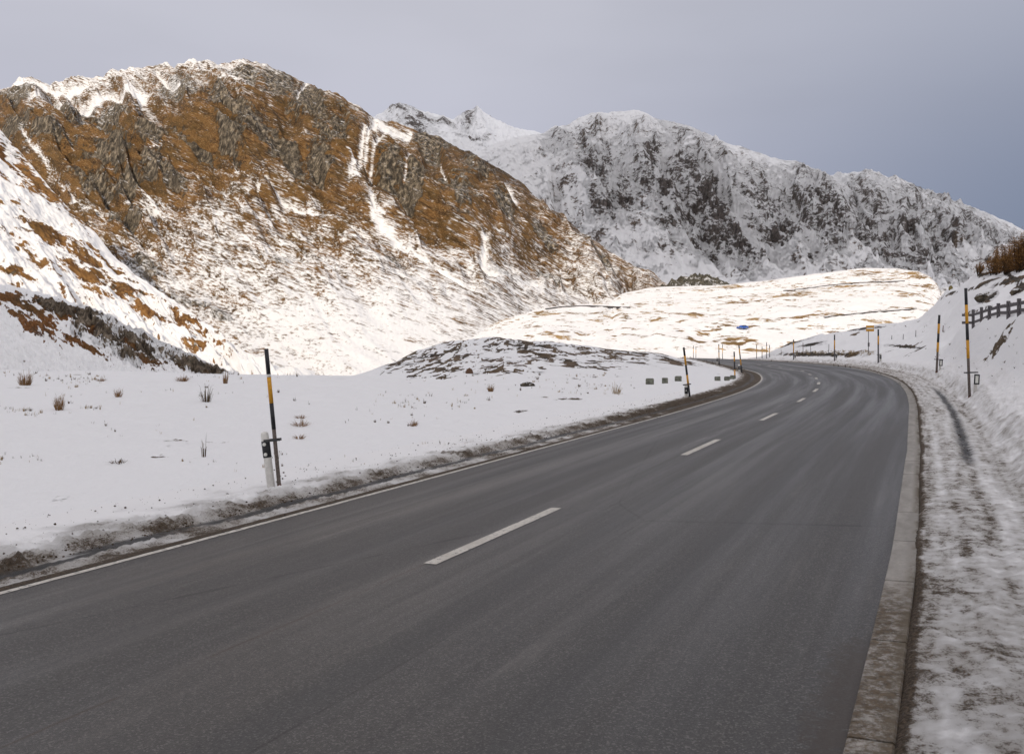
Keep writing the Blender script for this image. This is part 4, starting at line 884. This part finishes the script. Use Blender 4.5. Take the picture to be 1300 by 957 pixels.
# ------------------------------------------------------------------ wooden fence
fp = [(1235.5, 411, 393), (1246, 409, 390), (1256, 407, 388), (1267.5, 405.6, 385), (1280.2, 405, 382), (1293.8, 404.5, 379), (1308, 403.5, 375.5), (1324, 402.5, 371.5)]
ft = empty('wooden_fence', P3(1235, 411, 50)); tag(ft, 'weathered grey wooden fence with two rails on the right snow slope', 'fence')
org = ft.location.copy(); tops = []
fd = [at(x, yb, 30).y for x, yb, yt in fp]; pf = np.polyfit(range(6), fd[:6], 1); print('FD', [round(q, 1) for q in fd])
for i, (x, yb, yt) in enumerate(fp):
    d = float(np.clip(pf[0], -3, 0) * i + max(pf[1], 42)) 
    b_ = P3(x, yb, d); g = gz(b_.x, b_.y); print('FENCE', x, round(d, 1), 'ground', round(g, 2), 'foot', round(b_.z, 2)); tz = P3(x, yt, d).z; w_ = .13
    MB().box((b_.x - org.x, b_.y - org.y, (g - .3 + tz) / 2 - org.z), (w_, w_, tz - g + .3), bev=.012).build('post', grey, ft)
    tops.append((b_.x - org.x, b_.y - org.y, g - org.z, tz - org.z))
for f_ in (.30, .72):
    for (x0, y0, g0, t0), (x1, y1, g1, t1) in zip(tops[:-1], tops[1:]):
        p0 = Vector((x0, y0 - .085, g0 + (t0 - g0) * f_)); p1 = Vector((x1, y1 - .085, g1 + (t1 - g1) * f_)); dv = p1 - p0
        M = Matrix.Translation((p0 + p1) / 2) @ dv.to_track_quat('X', 'Z').to_matrix().to_4x4()
        MB().box((0, 0, 0), (dv.length - .01, .04, .15), M, bev=.008).build('rail', grey, ft)
p0 = Vector((tops[0][0], tops[0][1] - .085, 0)); 
for f_ in (.30, .72):
    zz = tops[0][2] + (tops[0][3] - tops[0][2]) * f_
    MB().box((tops[0][0] - .36, tops[0][1] - .085, zz - .03), (.70, .04, .15), bev=.008).build('rail', grey, ft)

# ------------------------------------------------------------------ stone blocks
stone = plain('mossy_stone', (.17, .175, .14), .9, .2, .4, 6, .02)
sb = [(825, 487.5, 10, 7.5, 'leftmost and largest stone block in the snow, left of the second leaning pole'), (844, 486, 6.5, 7, 'narrow stone block in the middle of the trio left of the second leaning pole'), (861, 483.5, 8, 6.5, 'stone block nearest to the second leaning pole on its left'),
      (911, 483, 6.5, 5.5, 'left stone block of the trio at the inner bend'), (923, 483, 6, 5.5, 'middle stone block of the trio at the inner bend'), (930.5, 481.5, 7, 5.5, 'dark stone block in front of a pole, right end of the inner bend trio')]
for i, (x, y, w_, h_, lab) in enumerate(sb):
    b = at(x, y + .5, 30, 80); k = b.y / F
    m = MB().box((0, 0, h_ * k / 2 - .12), (w_ * k, .34, h_ * k + .24), Matrix.Rotation(R(random.uniform(-12, 12)), 4, 'Z'), bev=.04)
    m.v = [(p[0] + random.uniform(-.015, .015), p[1] + random.uniform(-.02, .02), p[2] + random.uniform(-.02, .02)) for p in m.v]
    o = m.build('stone_block', stone); o.location = b; tag(o, lab, 'stone block', 'stone blocks along the inner bend')
rockm = plain('dark_rock', (.085, .078, .065), .95, .15, .5, 4, .05)
def boulder(x, y, w_, h_, lab, dmin=20, mat=rockm, dd=None, name='rock', snowcap=True, flat=.7):
    b = at(x, y, dmin) if dd is None else P3(x, y, dd); k = b.y / F
    U, W = np.meshgrid(np.linspace(0, 2 * np.pi, 49)[:-1], np.linspace(-.5, 1, 22) * np.pi / 2)
    rr = 1 + .30 * (ridged(np.cos(U) * 1.3 + x, np.sin(U) * 1.3 + W * 1.6 + y, 4, int(x)) - .5) + .12 * fbm(np.cos(U) * 5 + x, np.sin(U) * 5 + W * 4, 3, int(y))
    V = np.stack([np.cos(U) * np.cos(W) * rr * w_ * k / 2, np.sin(U) * np.cos(W) * rr * w_ * k * flat / 2, np.sin(W) * rr * h_ * k], -1)
    o = link(name, grid_mesh(name, V, closed=True), mat); o.location = b; tag(o, lab, 'rock'); return o
n = NT('snow_dusted_rock', .9, .2); a = n.noise(n.pos, 2.5, 8, .7); nz = n.sep(n.geo.outputs['Normal'])[2]
c = n.mix(n.mr(a, .4, .6), (.045, .038, .03), (.14, .115, .08)); c = n.mix(n.mr(n.ma('ADD', nz, n.ma('MULTIPLY', n.ma('SUBTRACT', a, .5), 1.6)), .72, .85), c, SNOW); n.col(c); n.bump(a, .8, .15); dustm = n.m
boulder(670, 490, 18, 5, 'flat grey boulder at the foot of the shaded hillock', 40, dustm)
boulder(990, 437, 8, 4, 'small dark rock at the left tip of the shaded crest', 100, dustm)
boulder(1252, 379, 26, 7, 'dark rock ledge in the snow above the wooden fence', 40, dustm)
boulder(1291, 372, 15, 5, 'small dark rock near the right edge above the fence', 35, dustm)
boulder(1207, 367, 5, 4, 'tiny yellowish rock on the snow slope', 60, plain('lichen_rock', (.22, .17, .05)))
boulder(1186, 368, 13, 8, 'dark broken rock by the crease between the two slopes', 90, dustm)
boulder(596, 474, 9, 6, 'brown tufted stone on the brow left of the hillock', 50, plain('brown_stone', (.12, .06, .03)))
boulder(1176, 379, 10, 6, 'dark rock below the broken one in the slope crease', 90, dustm)

# ------------------------------------------------------------------ grass tufts
def blade_mat(name, c0, c1):
    n = NT(name, .9, .1); a = n.noise(n.pos, 30, 3); n.col(n.mix(n.mr(a, .35, .65), c0, c1)); return n.m
tuftm = blade_mat('dry_grass', (.15, .075, .03), (.31, .185, .085)); straw = blade_mat('straw', (.30, .22, .13), (.42, .33, .21)); darkg = blade_mat('dark_grass', (.05, .035, .02), (.14, .09, .045))
def blades(mb, x, y, z, nb, H, spread, lean=.5, w=.006, rs=random):
    for _ in range(nb):
        a = rs.uniform(0, 6.283); q = rs.random(); r = spread * .30 * rs.random() ** .5; h = H * (rs.uniform(.25, .7) if rs.random() < .85 else rs.uniform(.7, 1.0)); L_ = spread * (.15 + .85 * q) * lean
        h *= 1 - .55 * q * min(1, lean)
        bx, by = x + r * math.cos(a), y + r * math.sin(a); tx, ty = bx + L_ * math.cos(a), by + L_ * math.sin(a)
        px_, py_ = (w, 0) if rs.random() < .7 else (-math.sin(a) * w, math.cos(a) * w)
        mx, my, mz = bx + (tx - bx) * .45, by + (ty - by) * .45, z + h * .75
        o = len(mb.v)
        mb.v += [(bx - px_, by - py_, z - .03), (bx + px_, by + py_, z - .03), (mx - px_ * .7, my - py_ * .7, mz), (mx + px_ * .7, my + py_ * .7, mz), (tx, ty, z + h * rs.uniform(.7, 1.0))]
        mb.f += [(o, o + 1, o + 3, o + 2), (o + 2, o + 3, o + 4)]
tl = [(32, 489, 20, 18, 130, .5, tuftm, 'big russet grass tuft near the left edge of the snowfield'), (75, 521, 15, 20, 110, .6, tuftm, 'russet tuft with tall stalks below the big left one'), (232, 484, 15, 8, 110, .9, tuftm, 'low russet tuft on the brow left of the nearest pole'),
      (286, 487, 8, 14, 70, .4, tuftm, 'slim russet tuft on the brow just left of the nearest pole'), (262, 510, 16, 22, 70, .6, darkg, 'dark stalky tuft in the snow between brow and road'), (150, 504, 12, 12, 60, .6, tuftm, 'small stalky tuft in the middle of the left snowfield'),
      (381, 531, 14, 5, 60, 1.2, tuftm, 'flat brown tuft right of the nearest pole, uppermost of three'), (381, 541, 20, 8, 90, 1.2, tuftm, 'widest flat brown tuft right of the nearest pole, middle of three'), (380, 557, 14, 6, 60, 1.1, tuftm, 'lowest of three flat brown tufts right of the nearest pole'),
      (150, 588, 16, 6, 50, 1.3, darkg, 'flattened dark tuft low in the left snowfield'), (525, 541, 12, 8, 60, .8, tuftm, 'small lone tuft in the middle of the snowfield right of the nearest pole'), (259, 580, 8, 28, 16, .4, darkg, 'few upright stalks left of the nearest pole'),
      (128, 484, 10, 5, 50, 1, tuftm, 'small low tuft on the left brow'), (623, 497, 9, 9, 80, .7, tuftm, 'round brown tuft at the foot of the hillock'), (782, 500, 14, 14, 40, .5, straw, 'pale stalks beside the stone blocks')]
for x, y, w_, h_, nb, ln, m_, lab in tl:
    b = at(x, y, 8); k = b.y / F
    mb = MB(); blades(mb, 0, 0, 0, nb, h_ * k * 1.6, w_ * k * 1.05, min(ln, 1.0), max(.005, .2 * k)); o = mb.build('grass_tuft', m_); o.location = b; tag(o, lab, 'grass tuft', 'dry grass tufts poking through the snow')
mb = MB(); mbs = MB(); rs = random.Random(7)
cc = [(rs.uniform(-30, 880), 474 + (rs.random() ** 1.6) * 140, rs.uniform(6, 50)) for _ in range(34)]
for i in range(460):
    q_ = rs.choice(cc); px = q_[0] + rs.gauss(0, q_[2]); py = q_[1] + rs.gauss(0, q_[2] * .16)
    if py < 473: continue
    b = at(px, py, 8, 75)
    if b.y > 74: continue
    la, si = road_coord(np.array([b.x]), np.array([b.y]))
    if -la[0] - 3.8 < 1.6: continue
    k = b.y / F; big = rs.random()
    blades(mb if rs.random() < .55 else mbs, b.x, b.y, b.z, rs.randint(2, 5) if big < .8 else rs.randint(14, 30), k * rs.uniform(2.5, 7) + .05, k * rs.uniform(2, 5), .8, max(.003, .15 * k), rs)
for i in range(260):
    px = rs.uniform(1010, 1110) if i < 150 else rs.uniform(1150, 1320); py = rs.uniform(446, 451) if i < 150 else rs.uniform(404, 560)
    b = at(px, py, 15, 140); k = b.y / F
    la, si = road_coord(np.array([b.x]), np.array([b.y]))
    if la[0] - 4.3 < 2.4: continue
    blades(mbs if i < 150 else mb, b.x, b.y, b.z, rs.randint(2, 6), k * rs.uniform(2, 5), k * 5, .8, .25 * k, rs)
tag(mb.build('dry_grass', darkg), kind='stuff'); tag(mbs.build('dry_straw', straw), kind='stuff')

# clods of soil and ice thrown up along the road
mb = MB(); rs = random.Random(3)
def clod(mb, x, y, z, r):
    o = len(mb.v)
    for q in ((1, 0, 0), (0, 1, 0), (-1, 0, 0), (0, -1, 0), (0, 0, 1), (0, 0, -1), ): mb.v.append((x + q[0] * r * rs.uniform(.6, 1.3), y + q[1] * r * rs.uniform(.6, 1.3), z + q[2] * r * rs.uniform(.4, .8)))
    for q in ((0, 1, 4), (1, 2, 4), (2, 3, 4), (3, 0, 4), (1, 0, 5), (2, 1, 5), (3, 2, 5), (0, 3, 5)): mb.f.append(tuple(o + i for i in q))
for i in range(9500):
    s__ = 2 + 45 * rs.random() ** 1.7; ix = (s__ + S0) / .4
    if rs.random() < .45: la = -(float(rv(WL, ix)) + .6 + 2.6 * rs.random() ** 2.4)
    else: la = float(rv(WR, ix)) + .32 + 2.4 * rs.random() ** 1.4
    q = road_pts(np.array([ix]), np.array([la]))[0]; z = gz(q[0], q[1]) + (.07 if la < 0 and abs(la) < 5.6 else .03)
    clod(mb, q[0], q[1], z, .006 + .020 * rs.random() ** 4)
tag(mb.build('dirt_clods', plain('soil', (.07, .048, .03), .95, .1, .5, 15)), kind='stuff')

# ------------------------------------------------------------------ bushes on the right crest
lm = blade_mat('larch_needles', (.13, .060, .018), (.34, .18, .06)); lm2 = blade_mat('dark_needles', (.035, .022, .010), (.12, .055, .02)); bark = plain('bark', (.06, .045, .035), .95, .1)
def bush(x, y, w_, h_, lab, seed, nl=2600, d=None):
    rs = random.Random(seed); b = at(x, y, 60) if d is None else foot_at(x, y, d); k = b.y / F; Wd, Hh = w_ * k / 2, h_ * k
    t = empty('larch_bush', b); tag(t, lab, 'bush', 'rusty larch bushes on the right crest')
    st_ = MB(); cr = MB(); dk = MB(); tips = []
    for j in range(13):
        a = rs.uniform(0, 6.28); r = Wd * rs.uniform(.1, 1.0); hh = Hh * rs.uniform(.5, 1.0) * (1.08 - .3 * r / Wd)
        p0 = Vector((.45 * r * math.cos(a), .45 * r * math.sin(a), -.3)); p1 = Vector((r * .8 * math.cos(a), r * .8 * math.sin(a), hh * .5)); p2 = Vector((r * math.cos(a), r * math.sin(a), hh))
        st_.tube(p0, p1, .06, .04, 6, False); st_.tube(p1, p2, .04, .008, 6); tips.append((p0, p1, p2, hh))
        for q in range(9):
            f = rs.uniform(.25, .95); c_ = p0.lerp(p1, f * 2) if f < .5 else p1.lerp(p2, f * 2 - 1); aa = rs.uniform(0, 6.28); L_ = Hh * .22 * (1.1 - f)
            st_.tube(c_, c_ + Vector((math.cos(aa) * L_, math.sin(aa) * L_, L_ * rs.uniform(.1, .7))), .016, .005, 4)
    for i in range(nl):
        p0, p1, p2, hh = rs.choice(tips); f = rs.uniform(.12, 1.0); c_ = p0.lerp(p1, f * 2) if f < .5 else p1.lerp(p2, f * 2 - 1)
        sp = Hh * .19 * (1.15 - f) ; c_ = c_ + Vector((rs.gauss(0, sp), rs.gauss(0, sp), rs.gauss(0, Hh * .03)))
        if c_.z < 0.03: continue
        s_ = rs.uniform(.04, .10); a = rs.uniform(0, 6.28); dv = Vector((math.cos(a), math.sin(a), rs.uniform(-.2, .9))).normalized() * s_; sd = dv.orthogonal().normalized() * s_ * .3
        (cr if rs.random() < .15 + .8 * f else dk).poly([c_ - sd, c_ + dv * .3 + sd, c_ + dv * 1.5, c_ + dv * .5 - sd * 1.4])
    st_.build('stem', bark, t, True); cr.build('crown', lm, t); dk.build('inner_crown', lm2, t)
    return t
bush(1264, 348, 26, 34, 'leftmost large rusty bush on the right crest', 1, 5200)
bush(1279, 347, 28, 42, 'rusty bush second from the left on the right crest', 2, 5200)
bush(1295, 344, 28, 46, 'tall orange bush at the right edge on the crest', 3, 6000)
bush(1308, 338, 28, 52, 'tallest bush cut by the right frame edge', 4, 6000)
bush(1230, 348, 14, 14, 'small rusty bush lower down the crest left of the large ones', 5, 1200)
bush(1244, 347, 14, 14, 'low bush touching the leftmost large one', 6, 1300)

# ------------------------------------------------------------------ paths, guard rail and car on the sunlit hill
xsM, TM, VM = hillM
flatV = VM[:300].reshape(-1, 3); fpx = CXP + F * flatV[:, 0] / flatV[:, 1]; fpy = HY - (flatV[:, 2] - CAMZ) / flatV[:, 1] * F
def on_hill(x, y):
    j = np.argmin(np.abs(xsM - x)); colv = VM[:300, j]; yy = HY - (colv[:, 2] - CAMZ) / colv[:, 1] * F
    vis = np.minimum.accumulate(yy); k = np.where(vis <= y)[0]; k = k[0] if len(k) else 299
    return Vector(colv[k])
pathm = plain('bare_path', (.06, .052, .05), .95, .1)
def path(pts, w_, h_):
    xs = np.arange(pts[0][0], pts[-1][0], 2.5); rows_ = []
    for x in xs:
        p = on_hill(x, float(ip(np.array([x]), pts)[0])); rows_.append([(p.x, p.y - w_, p.z - .5), (p.x, p.y - w_, p.z + h_), (p.x, p.y + w_, p.z + h_), (p.x, p.y + w_, p.z - .5)])
    a = np.array(rows_); 
    for k_ in (1, 2): a[:, :, k_] = np.apply_along_axis(lambda q: np.convolve(np.pad(q, 3, mode='edge'), np.ones(7) / 7, 'valid'), 0, a[:, :, k_])
    return link('path', grid_mesh('path', a), pathm, smooth_=False)
for pts, w_, h_ in (([(692, 393), (715, 390), (740, 389), (770, 390), (800, 391.5)], .6, .42), ([(996, 370), (1030, 366), (1060, 362), (1100, 359), (1150, 357.5)], .5, .30), ([(1046, 404), (1075, 400), (1110, 397), (1150, 394), (1165, 392)], .4, .24)):
    tag(path(pts, w_, h_), kind='structure')
# guard rail on the road behind the shaded hillock
t = empty('guard_rail', at(768, 436, 60)); tag(t, 'low dark blue-grey guard rail running along the top of the shaded hillock', 'guard rail')
org = t.location.copy(); gpts = [Vector(at(x, y + .8, 60)) for x, y in ((703, 431), (730, 431.5), (755, 433.5), (780, 436.5), (800, 440), (820, 443))]
railm = plain('rail_metal', (.12, .13, .16), .5, .4)
for p, q in zip(gpts[:-1], gpts[1:]):
    d_ = q - p; M = Matrix.Translation((p + q) / 2 - org + Vector((0, 0, .30))) @ d_.to_track_quat('X', 'Z').to_matrix().to_4x4()
    MB().box((0, 0, 0), (d_.length, .05, .26), M, bev=.01).build('rail', railm, t)
for p in gpts: MB().box(tuple(p - org + Vector((0, .06, .05))), (.1, .06, .7)).build('post', railm, t)
# blue car
cb = on_hill(943, 418.5); t = empty('parked_car', cb + Vector((0, 0, .12)), (0, 0, R(18))); tag(t, 'small blue car standing in the sunlit snow beyond the road bend', 'car')
kk = 14 * cb.y / F / 4.2; t.scale = (kk, kk, kk)
blue = plain('blue_paint', (.02, .09, .42), .3, .6, .1); glass = plain('car_glass', (.03, .04, .05), .15, .6, .1); tyre = plain('tyre', (.02, .02, .02), .9)
def extr(mb, prof, y0, y1):
    o = len(mb.v); m_ = len(prof)
    for yy in (y0, y1):
        for (a_, b_) in prof: mb.v.append((a_, yy, b_))
    for i in range(m_): mb.f.append((o + i, o + (i + 1) % m_, o + m_ + (i + 1) % m_, o + m_ + i))
    mb.f.append(tuple(o + m_ - 1 - i for i in range(m_))); mb.f.append(tuple(o + m_ + i for i in range(m_))); return mb
bd = extr(MB(), [(-2.1, .35), (-2.1, .75), (-1.95, .85), (-1.05, .98), (-.35, 1.42), (.9, 1.46), (1.75, 1.0), (2.08, .92), (2.12, .35)], -.85, .85).build('body', blue, t)
extr(MB(), [(-.95, 1.0), (-.34, 1.36), (.2, 1.39), (.2, 1.0)], -.87, .87).build('window', glass, t); extr(MB(), [(.3, 1.0), (.3, 1.39), (.85, 1.38), (1.5, 1.02)], -.87, .87).build('window', glass, t)
for sx in (-1.3, 1.3):
    for sy in (-.8, .8):
        w_ = MB().tube((sx, sy - .1, .32), (sx, sy + .1, .32), .32, .32, 18).build('wheel', tyre, t, True); MB().tube((sx, sy - .115, .32), (sx, sy + .115, .32), .17, .17, 14).build('rim', refl, w_, True)
for sy in (-.6, .6): MB().box((-2.1, sy, .68), (.06, .3, .14)).build('headlight', refl, t)
